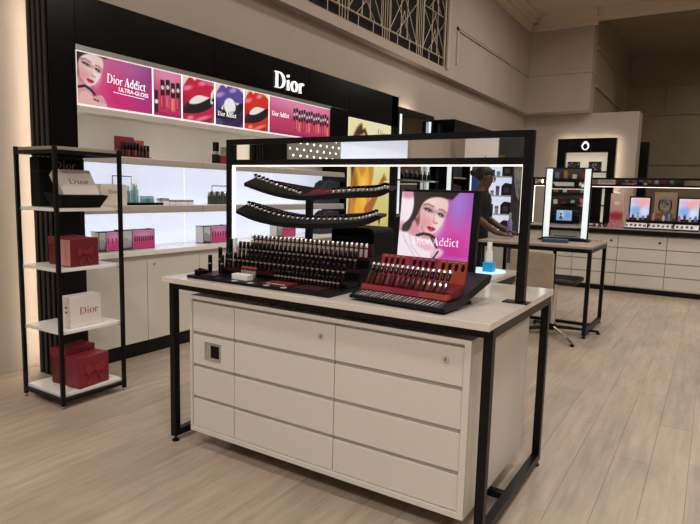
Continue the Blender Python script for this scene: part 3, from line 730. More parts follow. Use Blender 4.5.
b_ = thing('gift_card', 'small red and silver card standing beside the black bottle', 'card', (-3.30, 2.01, 1.573))
bx(-.008, .008, 0, .09, 0, .08).build('lower_panel', 'red_dark', b_); bx(-.008, .008, 0, .09, .08, .16).build('upper_panel', 'silver', b_)

b_ = thing('paper_carton', 'beige lettered carton on the middle shelf behind the rack', 'box', (-3.32, .70, 1.204))
bx(-.07, .10, 0, .225, 0, .16).build('body', 'carton_beige', b_, bevel=.003); bx(-.07, .10, .112, .114, .1602, .161).build('seam', 'letter_kraft', b_)
lettering('Dior', .028, .0006, 'letter_dark', (.1008, .06, .09), (0, 1, 0), (0, 0, 1), b_)
# acrylic case with turquoise skincare
c_ = thing('acrylic_case', 'clear acrylic case with dark base on the middle shelf', 'display case', (-3.31, .925, 1.204))
bx(-.09, .09, 0, .35, 0, .018).build('base', 'black_gloss', c_)
for (a, b_2, c, d) in ((-.09, -.086, 0, .35), (.086, .09, 0, .35), (-.09, .09, 0, .004), (-.09, .09, .346, .35)): bx(a, b_2, c, d, .018, .225).build('pane', 'glass', c_)
for q in (((-.09, .002, .018), (-.09, .002, .226)), ((-.09, .002, .226), (-.09, .18, .226)), ((-.09, .18, .226), (-.09, .18, .018))):
    MB().tube(q, .004, 4).build('edge_rail', 'black_satin', c_)
for k, (dy, hh, rr, lab) in enumerate(((.06, .13, .024, 'slim turquoise bottle at the left of the acrylic case'), (.13, .15, .030, 'taller turquoise bottle in the middle of the acrylic case'))):
    t = thing('skincare_bottle', lab, 'bottle', (-3.30, .925 + dy, 1.222), 0, 'turquoise skincare bottles')
    MB().lathe([(rr * .9, 0), (rr, .004), (rr, hh * .68), (rr * .5, hh * .76)], 14).build('body', 'teal_glass', t, True)
    MB().lathe([(rr * .7, hh * .76), (rr * .7, hh), (rr * .6, hh + .004)], 14).build('cap', 'silver' if k else 'pale_glass', t, True)
for k, dy in enumerate((.20, .265)):
    t = thing('cream_jar', ['round turquoise cream jar next to the taller bottle', 'round turquoise cream jar nearest the case corner'][k], 'jar', (-3.28, .925 + dy, 1.222), 0, 'turquoise cream jars')
    MB().lathe([(.028, 0), (.03, .004), (.03, .03), (.026, .034)], 16).build('body', 'teal_glass', t, True); MB().lathe([(.03, .035), (.03, .052), (.027, .055)], 16).build('lid', 'pale_glass', t, True)
for k in range(5):
    t = thing('compact_box', ['flat grey cosmetic box nearest the acrylic case', 'second flat grey cosmetic box from the acrylic case', 'middle one of five flat grey cosmetic boxes', 'fourth flat grey cosmetic box from the acrylic case', 'flat grey cosmetic box farthest from the acrylic case'][k], 'box', (-3.30, 1.305 + k * .068, 1.204), 0, 'flat grey boxes on the middle shelf')
    hh = .055 if k == 0 else .04
    bx(-.04, .04, .002, .064, 0, hh * .6).build('tray', 'carton', t, bevel=.002); bx(-.041, .041, .001, .065, hh * .6, hh).build('lid', 'letter_grey', t, bevel=.002)
for k in range(8):
    t = thing('mascara_tube', 'dark green tube in the row of eight on the middle shelf', 'tube', (-3.27, 1.835 + k * .034, 1.204), 0, 'dark green tubes on the middle shelf')
    MB().lathe([(.013, 0), (.014, .003), (.014, .08)], 10).build('body', 'tube_green', t, True); MB().lathe([(.0135, .08), (.0135, .118), (.012, .12)], 10).build('cap', 'tube_green' if k % 2 else 'silver', t, True)
def frame_case(label, y0, y1, z, hgt, x=-3.26, n=9, two=False):
    t = thing('framed_display_box', label, 'display box', (x, y0, z), 0, 'framed lipstick boxes on the worktop')
    W = y1 - y0
    bx(-.10, .0, 0, W, 0, .006).build('base', 'black_satin', t)
    bx(-.10, -.092, 0, W, .006, hgt).build('back_panel', 'white_pure', t)
    s = W * .30
    print_panel('print', W - s - .01, hgt - .016, paint_pink_case(n), 'print_soft', t, (.0012, s + .005, .008), (0, 1, 0), (0, 0, 1))
    bx(-.006, .0, s, W, .006, hgt).build('front_panel', 'white_pure', t)
    bx(-.092, -.002, .0, .004, .006, hgt).build('side_panel', 'carton', t)
    for q in (((0, 0, 0), (0, 0, hgt)), ((0, s, 0), (0, s, hgt)), ((0, W, 0), (0, W, hgt)), ((0, 0, hgt), (0, W, hgt)), ((0, 0, .003), (0, W, .003)), ((-.1, 0, hgt), (0, 0, hgt)), ((-.1, W, hgt), (0, W, hgt))):
        MB().tube(q, .0035, 4).build('edge_rail', 'black_satin', t)
    lettering('Dior', .022, .0006, 'letter_grey', (.0012, .012, hgt * .5), (0, 1, 0), (0, 0, 1), t, squeeze=.5)
    return t
frame_case('framed box of lipsticks behind the rack post', .70, .90, .851, .15, n=4)
frame_case('framed pink lipstick box right of the rack post', .905, 1.21, .851, .155, n=9)
frame_case('framed pink lipstick box left of the island post', 1.755, 2.06, .851, .155, n=6)
frame_case('framed pink lipstick box behind the lower wavy display', 2.80, 3.12, .851, .16, n=7)
# dark arched testers at the far end of the shelves
for k, z in enumerate((1.204, .851)):
    t = thing('arched_display', ['arched slate display block on the middle shelf near the gold poster', 'arched slate display block on the worktop near the gold poster'][k], 'display', (-3.27, 3.55, z), 0, 'arched slate display blocks')
    MB().prism([(0, 0), (.38, 0), (.38, .25), (.13, .27), (.05, .235), (.0, .15)], -.08, .06, 'yz').build('body', 'slate', t, bevel=.01)
    bx(.061, .064, .12, .30, .05, .18).build('label_panel', 'slate_purple', t)
# picture frames further right on shelf
t = thing('framed_card', 'clear framed card standing behind the dark green tubes', 'frame', (-3.42, 2.02, 1.204))
bx(-.004, .004, 0, .22, 0, .17).build('pane', 'glass', t); bx(.005, .007, .02, .19, .01, .07).build('card', 'red_card', t)
for q in (((0, 0, 0), (0, 0, .17)), ((0, 0, .17), (0, .22, .17)), ((0, .22, .17), (0, .22, 0))): MB().tube(q, .004, 4).build('edge_rail', 'black_satin', t)

# ================================================================== UNITS FARTHER ALONG THE LEFT WALL
t = thing('lit_wall_mirror', 'tall wall mirror with two vertical lights beyond the gold poster', 'mirror', (-3.16, 5.32, 0))
bx(-.36, -.06, 0, 1.22, 0, 1.0).build('lower_body', 'black_satin', t); bx(-.36, -.03, 0, 1.22, 2.48, 2.54).build('top_rail', 'black_satin', t)
for a, b in ((0, .06), (1.16, 1.22)): bx(-.36, -.03, a, b, 1.0, 2.48).build('side_rail', 'black_satin', t)
MB().hexa([(-.30, .06, 1.0), (-.29, .06, 1.0), (-.055, 1.16, 1.0), (-.30, 1.16, 1.0)], [(-.30, .06, 2.48), (-.29, .06, 2.48), (-.055, 1.16, 2.48), (-.30, 1.16, 2.48)]).build('mirror_pane', 'mirror_dim', t)
bx(-.30, -.28, .05, 1.17, 2.545, 2.56).build('top_glow', 'led_warm', t)
for a, b in ((.09, .15), (1.08, 1.14)): bx(-.05, -.04, a, b, 1.05, 2.45).build('light_strip', 'led_mirror', t)
for z in (1.80, 1.52): bx(-.04, .10, .0, 1.2, z, z + .02).build('shelf', 'silver', t)
for k in range(6):
    o = thing('makeup_bottle', 'small dark bottle on the glass shelf of the lit wall mirror', 'bottle', (-3.13, 5.55 + k * .15, 1.54), 0, 'bottles on the lit mirror shelf')
    MB().lathe([(.03, 0), (.03, .08), (.015, .10)], 10).build('body', 'black_gloss', o, True); MB().lathe([(.016, .10), (.016, .14)], 10).build('cap', 'chrome', o, True)
t = thing('black_beauty_unit', 'deep black wall unit with vertical light strips and a blue panel', 'wall unit', (-2.87, 6.6, 0))
bx(-.65, 0, 0, 2.25, 2.05, 2.5).build('header', 'black_gloss', t, bevel=.004); bx(-.65, 0, 0, 1.56, 0, .9).build('base', 'black_satin', t)
bx(-.65, -.50, 0, 1.56, .9, 2.05).build('back_panel', 'grey_panel', t)
for y in (0, .72, 1.50): bx(-.50, 0, y, y + .06, .9, 2.05).build('upright', 'black_gloss', t)
bx(-.085, -.015, -.006, 0, .95, 2.02).build('light_strip', 'led_mirror', t)
for y in (.80, 1.35): bx(-.02, -.005, y, y + .07, .95, 2.0).build('light_strip', 'led_mirror', t)
bx(-.03, -.012, .90, 1.33, .9, 2.05).build('blue_panel', 'blue_panel', t)
for z in (1.25, 1.6):
    bx(-.5, -.04, .06, .72, z, z + .02).build('shelf', 'taupe_edge', t); MB().prism([(.12, 0), (.66, 0), (.66, .22), (.3, .25), (.12, .16)], -.4, -.1, 'yz').build('arched_block', 'slate', t, loc=(0, 0, z + .02))
t = thing('skincare_shelf_unit', 'bright white shelf unit of skincare beyond the shop assistant', 'shelf unit', (-3.15, 9.55, 0))
bx(-.34, .34, .22, .26, .55, 2.1).build('back_panel', 'backlit', t); bx(-.36, -.34, -.02, .26, 0, 2.1).build('side_panel', 'white_lam', t); bx(-.34, .34, -.02, .26, 2.06, 2.1).build('top_board', 'white_lam', t)
bx(-.34, .34, -.02, .26, 0, .60).build('base', 'white_lam', t)
for z in (.95, 1.32, 1.70): bx(-.34, .34, -.02, .22, z, z + .025).build('shelf', 'white_gloss', t)
PRC = ['carton', 'lavender', 'slate_purple', 'pale_glass', 'letter_grey', 'carton_beige']
for zi, z in enumerate((.60, .975, 1.345, 1.725)):
    for k in range(4):
        o = thing('skincare_carton', 'small pale skincare pack on the %s shelf of the bright unit' % ['bottom', 'second', 'third', 'top'][zi], 'box', (-3.47 + k * .11, 9.58, z + .001), 0, 'skincare packs on the bright unit')
        hh = .10 + .03 * ((k * 3 + zi) % 4)
        bx(0, .06, 0, .06, 0, hh).build('body', PRC[(k + zi * 2) % 6], o, bevel=.003); bx(-.001, .061, -.001, .061, hh * .7, hh * .85).build('band', PRC[(k + zi + 3) % 6], o)
    o = thing('arched_display', ['arched slate display on the bottom shelf of the bright unit', 'arched slate display on the second shelf of the bright unit', 'arched slate display on the third shelf of the bright unit', 'arched slate display on the top shelf of the bright unit'][zi], 'display', (-3.02, 9.60, z + .001), 0, 'arched slate displays in the bright unit')
    MB().prism([(0, 0), (.20, 0), (.20, .23), (.07, .25), (.0, .18)], -.05, .06, 'xz').build('body', 'slate', o, bevel=.01)
    bx(.06, .16, -.054, -.05, .06, .15).build('label_panel', 'slate_purple', o)
t = thing('hanging_scarf_panel', 'tall grey panel with a pale patterned scarf right of the bright unit', 'panel', (-2.80, 9.50, 0))
bx(0, .34, 0, .30, 0, 2.15).build('panel', 'grey_panel', t)
m = MB(); n = 13
for j, (z, s_) in enumerate(((2.12, 1.0), (1.9, .95), (1.6, .8), (1.38, .45), (1.28, .1))):
    m.v += [(.13 + (i / 12 - .5) * .22 * s_ + .01 * j, -.03 + .015 * math.sin(i * 2.2 + j), z + .03 * math.sin(i + j)) for i in range(n)]
m.f = [(j * n + i, j * n + i + 1, (j + 1) * n + i + 1, (j + 1) * n + i) for j in range(4) for i in range(n - 1)]
o = m.build('scarf', 'scarf', t, True); so = o.modifiers.new('thick', 'SOLIDIFY'); so.thickness = .008

# black niche unit with round emblem on the partition
t = thing('niche_unit', 'black framed niche with white ring emblem on the pale partition', 'wall unit', (-1.99, 12.60, 0))
bx(-.64, .64, -.18, 0, 2.38, 2.70).build('header', 'black_gloss', t, bevel=.004)
for a, b in ((-.64, -.45), (.47, .64)): bx(a, b, -.18, 0, 0, 2.38).build('side_post', 'black_gloss', t, bevel=.004)
bx(-.45, .47, -.03, 0, 0.5, 2.38).build('back_panel', 'backlit_warm', t)
for z in (1.92, 1.55, 1.15, .75): bx(-.45, .47, -.18, -.03, z, z + .03).build('shelf', 'black_satin', t)
bx(-.45, .47, -.18, 0, 0, .5).build('base', 'black_satin', t)
m = MB(); pts = [(.085 * math.cos(a) * (1 - .25 * max(0, math.sin(a))), .10 * math.sin(a)) for a in [2 * math.pi * i / 24 for i in range(24)]]
ring = [[(x, z) for x, z in pts], [(x * .62, z * .66 - .012) for x, z in reversed(pts)]]
me = curve_mesh(ring, .01); me.materials.append(MATS['sign_letter']); o = bpy.data.objects.new('emblem', me); COL.objects.link(o); o.parent = t; o.matrix_local = frame_matrix((-.02, -.19, 2.53), (1, 0, 0), (0, 0, 1))
for a in (-.61, .60): bx(a, a + .01, .001, .012, 0, 2.66).build('halo_light', 'led_warm', t)
bx(-.60, .60, .001, .012, 2.655, 2.665).build('halo_light', 'led_warm', t)
for k, x in enumerate((-2.25, -1.78)):
    o = thing('framed_photo', ['left monochrome photo card in the black niche', 'right monochrome photo card in the black niche'][k], 'picture', (x, 12.48, 1.951), 0, 'photo cards in the black niche')
    bx(-.14, .14, 0, .02, 0, .22).build('frame', 'black_satin', o); print_panel('print', .27, .21, paint_mono(k), 'print_paper', o, (-.135, -.002, .005), (1, 0, 0), (0, 0, 1))
for k, x in enumerate((-2.24, -1.82)):
    o = thing('niche_bag', ['left black handbag on the niche shelf', 'right black handbag on the niche shelf'][k], 'bag', (x, 12.50, 1.181), 0, 'black bags in the niche')
    bx(-.16, .16, -.04, .04, 0, .24).build('body', 'black_matte', o, bevel=.015); MB().tube([(-.09, 0, .23), (-.08, 0, .30), (0, 0, .33), (.08, 0, .30), (.09, 0, .23)], .01, 6).build('handle', 'black_matte', o, True)
t = thing('black_pylon', 'tall black sign pylon right of the pale partition', 'sign', (-1.07, 15, 0))
bx(-.15, .15, -.1, .1, 0, 2.80).build('body', 'black_satin', t); bx(-.2, .2, -.15, .15, 0, .04).build('base_plate', 'black_satin', t); bx(.151, .165, -.1, .1, .3, 2.75).build('edge_strip', 'grey_panel', t)
t = thing('lit_pillar', 'round cream pillar at the right edge of the hall', 'pillar', (0.62, 16.0, 0))
MB().lathe([(.34, 0), (.34, .2), (.28, .25), (.28, 5.3), (.34, 5.4), (.34, 5.7)], 20).build('shaft', 'glow_column', t, True); MB().lathe([(.36, 0), (.36, .15)], 20).build('base', 'black_satin', t, True)

# ================================================================== SHELF RACK AT THE LEFT
SX, SY, SWX, SWY, SH = -2.588, -.032, .405, .427, 1.576
rack = thing('shelf_rack', 'slim black metal shelf rack with five white shelves by the wall', 'shelf rack', (SX, SY, 0))
for px, py in ((0, 0), (-SWX, 0), (0, SWY), (-SWX, SWY)):
    lg = bx(px - .011, px + .011, py - .011, py + .011, .022, SH).build('leg', 'black_satin', rack, bevel=.0015)
    MB().lathe([(.012, 0), (.012, .006), (.005, .010), (.005, .022)], 10, (px, py, 0)).build('levelling_foot', 'chrome', lg, True)
for z in (SH - .045, .045):
    for a in (0, -SWX): bx(a - .009, a + .009, .011, SWY - .011, z, z + .022).build('rail', 'black_satin', rack)
    for a in (0, SWY): bx(-SWX + .011, -.011, a - .009, a + .009, z, z + .022).build('rail', 'black_satin', rack)
for z in (.068, .455, .835, 1.195, SH - .022):
    bx(-SWX + .012, -.012, .006, SWY - .006, z, z + .02).build('shelf', 'white_gloss' if z < 1.4 else 'taupe_edge', rack, bevel=.002)
    for px, py in ((-.012, .012), (-SWX + .012, .012), (-.012, SWY - .012)): bx(px - .006, px + .006, py - .014, py + .002, z - .004, z).build('shelf_clip', 'chrome', rack)
def tilted_box(w_, d_, h_, m, parent, name='body'): return bx(-d_ / 2, d_ / 2, -w_ / 2, w_ / 2, 0, h_).build(name, m, parent, bevel=.003)
# top bay: black backing box, tilted white box in a black cradle
t = thing('gift_box', 'large black gift box with silver lettering at the back of the rack', 'box', (-2.90, .175, 1.216), math.radians(0))
bx(-.05, .05, -.15, .15, 0, .30).build('body', 'black_matte', t, bevel=.003); bx(-.051, .051, -.151, .151, .215, .217).build('lid_seam', 'slate', t)
lettering('Dior', .045, .0008, 'letter_grey', (.0512, -.055, .235), (0, 1, 0), (0, 0, 1), t, squeeze=1.1)
t = thing('gift_box', 'white box tilted forward in a black cradle on the second shelf', 'box', (-2.665, .135, 1.216), math.radians(-4))
MB().hexa([(-.07, -.105, .0), (.045, -.105, .0), (.045, .135, .0), (-.07, .135, .0)], [(-.13, -.125, .09), (.095, -.125, .075), (.095, .165, .075), (-.13, .165, .09)]).build('cradle', 'black_matte', t)
lid = bx(-.095, .095, -.115, .115, 0, .06).build('lid', 'carton_grey', t, bevel=.003, loc=(-.033, .008, .118), rot=(0, math.radians(52), 0))
lettering('Dior', .036, .0008, 'letter_dark', (.015, -.050, .0606), (0, 1, 0), (-1, 0, 0), lid, squeeze=1.2)
# second bay: two red boxes
t = thing('gift_box', 'dark red gift box at the back left of the third shelf', 'box', (-2.83, .150, .856), math.radians(3))
bx(-.06, .06, -.06, .12, 0, .172).build('body', 'red_dark', t, bevel=.003); bx(-.062, .062, -.062, .122, .13, .174).build('lid', 'red_box', t, bevel=.003)
t = thing('gift_box', 'red gift box with pale side and bow relief on the third shelf', 'box', (-2.685, .165, .856), math.radians(3))
bx(-.055, .055, -.098, .098, 0, .172).build('body', 'red_dark', t, bevel=.003); bx(-.05, .05, -.1, -.098, .006, .166).build('side_panel', 'red_light', t)
bow = MB()
for s in (-1, 1):
    bow.prism([(0, .085), (s * .045, .125), (s * .06, .09), (s * .045, .06)], .056, .060, 'yz'); bow.prism([(0, .08), (s * .05, .02), (s * .03, .015)], .056, .059, 'yz')
bow.prism([(-.011, .072), (.011, .072), (.011, .1), (-.011, .1)], .056, .063, 'yz')
bow.build('bow', 'red_box', t)
# third bay: white lettered box
t = thing('gift_box', 'upright white box with red lettering on the fourth shelf', 'box', (-2.69, .180, .476), math.radians(3))
bx(-.045, .045, -.118, .098, 0, .195).build('body', 'carton', t, bevel=.003)
lettering('Dior', .043, .0008, 'letter_red', (.0455, -.055, .078), (0, 1, 0), (0, 0, 1), t, squeeze=1.05)
for zz in (.09, .12): bx(-.006, .014, -.1186, -.1182, zz, zz + .012).build('side_mark', 'letter_red', t)
# bottom bay: two red boxes with bow
t = thing('gift_box', 'tall red gift box at the back of the bottom shelf', 'box', (-2.815, .175, .0895), math.radians(6))
bx(-.065, .065, -.10, .12, 0, .225).build('body', 'red_dark', t, bevel=.003); bx(-.068, .068, -.103, .123, .17, .23).build('lid', 'red_box', t, bevel=.003)
t = thing('gift_box', 'bright red gift box with ribbon bow in front on the bottom shelf', 'box', (-2.675, .200, .0895), math.radians(6))
bx(-.06, .06, -.12, .105, 0, .195).build('body', 'red_box', t, bevel=.003)
bow = MB()
for s in (-1, 1):
    bow.prism([(0, .105), (s * .06, .15), (s * .085, .11), (s * .06, .075)], .061, .068, 'yz'); bow.prism([(0, .1), (s * .07, .02), (s * .045, .01)], .061, .065, 'yz')
bow.prism([(-.014, .09), (.014, .09), (.014, .125), (-.014, .125)], .061, .072, 'yz')
bow.build('bow', 'red_card', t); bx(.0602, .062, -.12, .105, .1, .106).build('ribbon', 'red_card', t)

# ================================================================== ISLAND
W, D, H, TS = 1.73, .973, .90, .029
island = thing('island_table', 'white topped display island table on a black square tube frame', 'table', (-W / 2, D / 2, 0))
def ib(x0, x1, y0, y1, z0, z1): return bx(x0 + W / 2, x1 + W / 2, y0 - D / 2, y1 - D / 2, z0, z1)
ib(-W, 0, 0, D, H - TS, H).build('table_top', 'white_top', island, bevel=.0025)
S = .036; EY = .047
for x in (-W, -S):
    for y in (EY, D - EY - S):
        lg = ib(x, x + S, y, y + S, .03, H - TS).build('leg', 'black_satin', island, bevel=.0015)
        MB().lathe([(.020, 0), (.020, .008), (.007, .014), (.007, .032)], 12, (x + S / 2 + W / 2, y + S / 2 - D / 2, 0)).build('levelling_foot', 'black_satin', lg, True)
    ib(x, x + S, EY + S, D - EY - S, .03, .03 + S).build('bottom_rail', 'black_satin', island); ib(x, x + S, EY + S, D - EY - S, H - TS - S, H - TS).build('top_rail', 'black_satin', island)
for y in (EY, D - EY - S): ib(-W + S, -S, y, y + S, H - TS - S, H - TS).build('top_rail', 'black_satin', island)
ib(-W + S, -S, .42, .42 + S, .03, .03 + S * .8).build('stretcher', 'black_satin', island)
cab = thing('drawer_cabinet', 'white twelve drawer cabinet standing under the island top', 'cabinet', (-.83, .05, 0))
CX0, CX1, CZ0, CZ1, CY = -1.58, -.081, .10, .815, .05
def cb(x0, x1, y0, y1, z0, z1): return bx(x0 + .83, x1 + .83, y0 - .05, y1 - .05, z0, z1)
m = MB()
for o_ in ((CX0, CX0 + .012, .05, .86, CZ0, CZ1), (CX1 - .026, CX1, .05, .86, CZ0, CZ1), (CX0 + .012, CX1 - .026, .05, .86, CZ0, CZ0 + .022), (CX0 + .012, CX1 - .026, .05, .86, CZ1 - .018, CZ1), (CX0 + .012, CX1 - .026, .84, .86, CZ0 + .022, CZ1 - .018), (CX0 + .012, CX1 - .026, .085, .84, CZ0 + .022, CZ1 - .018)):
    m.box(o_[0] + .83, o_[1] + .83, o_[2] - .05, o_[3] - .05, o_[4], o_[5])
m.build('carcass', 'white_lam', cab)
cb(CX0 + .10, CX1 - .10, .24, .80, .0, .10).build('plinth', 'black_matte', cab)
COLS = [(-1.567, -1.282), (-1.282, -.695), (-.695, -.108)]
ZS = [.124, .287, .457, .627, .797]
for ci, (a, b) in enumerate(COLS):
    for ri in range(4):
        z0, z1 = ZS[ri], ZS[ri + 1]
        dr = cb(a + .002, b - .002, .058, .084, z0 + .002, z1 - .015).build('drawer', 'white_lam', cab, bevel=.0015)
        cb(a + .002, b - .002, .066, .084, z1 - .0135, z1 - .0005).build('grip_rail', 'drawer_rail', dr)
        if ri == 3 and ci:
            ly = (.058 - .05, )
            MB().tube([(b - .075 + .83, .004, z1 - .072), (b - .075 + .83, .0085, z1 - .072)], .014, 18).build('lock', 'chrome', dr)
            bx(b - .0765 + .83, b - .0735 + .83, .0030, .0045, z1 - .078, z1 - .066).build('key_slot', 'black_satin', dr)
        if ri == 2 and ci == 0:
            cx, cz = -1.425 + .83, (z0 + z1) / 2 - .002
            m = MB()
            for q in ((-.056, .056, .036, .046), (-.056, .056, -.046, -.036), (-.056, -.046, -.036, .036), (.046, .056, -.036, .036)): m.box(cx + q[0], cx + q[1], -.004 + .008, .008, cz + q[2], cz + q[3])
            m.build('socket_frame', 'chrome', dr)
            bx(cx - .046, cx + .046, .006, .0085, cz - .036, cz + .036).build('socket_plate', 'drawer_rail', dr); bx(cx - .012, cx + .044, .0035, .006, cz - .030, cz + .032).build('socket_window', 'black_gloss', dr)

# light arch with mirror header
arch = thing('light_arch', 'black arch with mirrored header and white light lines on the island', 'frame', (-.872, .49, H))
def ab(x0, x1, y0, y1, z0, z1): return bx(x0 + .872, x1 + .872, y0 - .49, y1 - .49, z0 - H, z1 - H)
AX0, AX1 = -1.735, -.012
for x in (AX0, AX1 - .038):
    p_ = ab(x, x + .038, .471, .509, H + .004, 1.629).build('post', 'black_satin', arch, bevel=.0015)
    xs = max(min(x - .02, -.1), -1.725) if x > -1 else -1.725
    ab(xs, xs + .075 if x < -1 else x + .06 - .003, .455, .525, H, H + .004).build('base_plate', 'black_satin', p_)
ab(AX0 + .038, AX1 - .038, .471, .509, 1.600, 1.629).build('top_bar', 'black_satin', arch)
ab(AX0 + .038, AX1 - .038, .471, .509, 1.487, 1.517).build('lower_bar', 'black_satin', arch)
ab(AX0 + .038, AX1 - .038, .480, .500, 1.517, 1.600).build('mirror_header', 'mirror', arch)
ab(AX0 + .038, AX1 - .038, .482, .498, 1.481, 1.487).build('light_line', 'led_thin', arch)
ab(AX0 + .038, AX0 + .047, .482, .498, H + .02, 1.478).build('light_line', 'led_cool', arch)
ab(AX1 - .043, AX1 - .038, .486, .494, H + .30, 1.478).build('light_line', 'led_thin', arch)

# ------------------------------------------------------------------ lip gloss pieces
def make_gloss(name, label, group, h=.085, r=.0075, cap='black_gloss', body='gloss_0', capfrac=.55, upside=True, ring=True):
    t = thing(name, label, 'lip gloss', (0, 0, -5), 0, group)
    zc = h * (1 - capfrac)
    MB().lathe([(r * .9, 0), (r, .002), (r, zc)], 8).build('tube', body, t, True)
    if ring: MB().lathe([(r * 1.05, zc), (r * 1.05, zc + .007)], 8).build('ring', 'silver', t, True)
    MB().lathe([(r * .98, zc + .007), (r * .98, h - .003), (r * .7, h)], 8).build('cap', cap, t, True)
    return t
def place(proto, first, loc, rot=(0, 0, 0), body=None):
    o = proto if first else copy_tree(proto)
    o.location = loc; o.rotation_euler = rot
    if body:
        for c in o.children:
            if c.name.startswith('tube'):
                c.data = c.data.copy(); c.data.materials[0] = MATS[body]
    return o
def tilt(loc, a):       # lean away from the viewer
    return (-a, 0, 0)

# big tiered gloss rack
R0, R1 = -1.60, -.725
gr = thing('gloss_rack', 'wide black tiered rack of lip glosses on the island', 'display rack', (R0, .05, H))
def gb_(x0, x1, y0, y1, z0, z1): return bx(x0 - R0, x1 - R0, y0 - .05, y1 - .05, z0 - H, z1 - H)
gb_(R0, R1, .05, .60, H, H + .016).build('tray', 'black_satin', gr, bevel=.003)
for k, (y0, z1) in enumerate(((.215, .945), (.315, .990), (.405, 1.040))):
    gb_(-1.52 if k < 2 else -1.50, R1 - .01, y0, .58 if k == 2 else y0 + .09, H + .016, z1).build('tier', 'black_satin', gr)
    gb_(-1.52 if k < 2 else -1.50, R1 - .01, y0 - .004, y0, z1 - .012, z1 + .004).build('tier_edge', 'wine', gr)
gb_(-1.50, R1 - .01, .44, .446, 1.04, 1.105).build('back_rail', 'wine', gr)
gb_(-1.53, -1.44, .075, .16, H + .016, H + .022).build('swatch_card', 'wine', gr); gb_(-1.13, -.98, .075, .17, H + .016, H + .022).build('swatch_card', 'red_dark', gr)
gb_(-.95, -.80, .08, .18, H + .016, H + .020).build('swatch_card', 'wine', gr)
for k in range(4): MB().lathe([(.016, 0), (.016, .002)], 12, (-1.28 + k * .10 - R0, .008, .016)).build('swatch_dot', 'pale_glass', gr)
for k in range(7): bx(-1.10 + k * .016 - R0, -1.092 + k * .016 - R0, .03, .036, .022, .024).build('swatch_mark', 'letter_white' if 0 else 'carton', gr)
rows = [('clear lip gloss with silver cap in the top row of the tiered rack', 'clear glosses in the top row', 27, -1.488, -.765, .418, 1.041, 'silver', .068, .0085),
        ('black capped lip gloss in the middle row of the tiered rack', 'black glosses in the middle row', 27, -1.505, -.775, .335, .991, 'black_gloss', .085, .0085),
        ('black capped lip gloss in the front row of the tiered rack', 'black glosses in the front row', 26, -1.505, -.775, .235, .946, 'black_gloss', .082, .0085)]
for ri, (lab, grp, n, xa, xb, y, z, cap, hh, rr) in enumerate(rows):
    if ri == 0:
        pr = make_gloss('lip_gloss', lab, grp, hh, rr, 'silver', 'clear_tube', .42, ring=False)
    else:
        pr = make_gloss('lip_gloss', lab, grp, hh, rr, 'black_gloss', 'gloss_dark', .52)
    for k in range(n):
        place(pr, k == 0, (xa + (xb - xa) * k / (n - 1), y, z), (-.10, 0, 0))
lowp = make_gloss('lip_gloss', 'small black capped gloss standing in front of the tiered rack steps', 'short black glosses before the steps', .055, .008, 'black_gloss', 'gloss_dark', .6)
for k in range(18): place(lowp, k == 0, (-1.14 + k * .0215, .192, H + .017), (-.12, 0, 0))
# taller pieces at the left end of the tray
for k, (x, y, hh, mm, lab) in enumerate(((-1.572, .185, .092, 'black_gloss', 'leftmost black mascara tube on the gloss tray'), (-1.548, .235, .13, 'black_gloss', 'black tube second from the left end of the gloss tray'), (-1.535, .30, .175, 'black_gloss', 'tallest black tube at the left end of the gloss tray'), (-1.500, .20, .095, 'black_satin', 'black tube beside the rack steps at the left'))):
    t = thing('mascara_tube', lab, 'tube', (x, y, H + .017)); MB().lathe([(.011, 0), (.0115, .003), (.0115, hh * .5)], 12).build('body', mm, t, True)
    MB().lathe([(.0118, hh * .5), (.0118, hh * .5 + .006)], 12).build('ring', 'silver', t, True); MB().lathe([(.0112, hh * .5 + .006), (.0112, hh - .003), (.009, hh)], 12).build('cap', mm, t, True)
t = thing('foundation_bottle', 'pale slim bottle beside the left light post', 'bottle', (-1.600, .40, H + .017)); MB().lathe([(.016, 0), (.016, .10), (.010, .115)], 14).build('body', 'clear_tube', t, True); MB().lathe([(.0125, .115), (.0125, .165), (.011, .168)], 14).build('cap', 'white_gloss', t, True)
t = thing('brush_cup', 'low black cup at the left corner of the gloss tray', 'cup', (-1.565, .115, H + .017)); MB().lathe([(.030, 0), (.034, .004), (.036, .02), (.031, .02), (.029, .006)], 18).build('cup', 'black_satin', t, True)
for k in range(3): MB().lathe([(.006, .006), (.006, .030)], 8, (-.012 + .012 * k, .004 * (k % 2), 0)).build('pot', 'gloss_%d' % k, t, True)
# white tester block with small red tubes
t = thing('tester_block', 'small white block holding red tubes on the gloss tray', 'tester', (-1.325, .085, H + .017))
bx(0, .100, 0, .045, 0, .028).build('block', 'white_pure', t, bevel=.002)
tp = make_gloss('lip_tester', 'small red and silver tester tube behind the white block', 'tester tubes behind the white block', .055, .007, 'red_card', 'silver', .35, ring=False)
for k in range(6): place(tp, k == 0, (-1.315 + k * .0165, .145, H + .0225), (-.2, 0, 0))
bx(-.005, .105, .048, .075, 0, .005).build('rest', 'red_dark', t)

# black display back between rack and screen
t = thing('black_display_case', 'plain black rounded display back behind the gloss rack', 'display', (-.965, .63, H))
MB().prism([(-.135, 0), (.135, 0), (.132, .245), (.124, .262), (.10, .27), (-.10, .27), (-.124, .262), (-.132, .245)], -.02, .20, 'xz').build('body', 'black_matte', t, bevel=.006)
bx(-.10, .10, -.024, -.02, .06, .22).build('inset_panel', 'black_satin', t)
print_panel('rear_screen', .24, .17, paint_blue_screen(), 'print_screen', t, (.12, .2065, .06), (-1, 0, 0), (0, 0, 1))

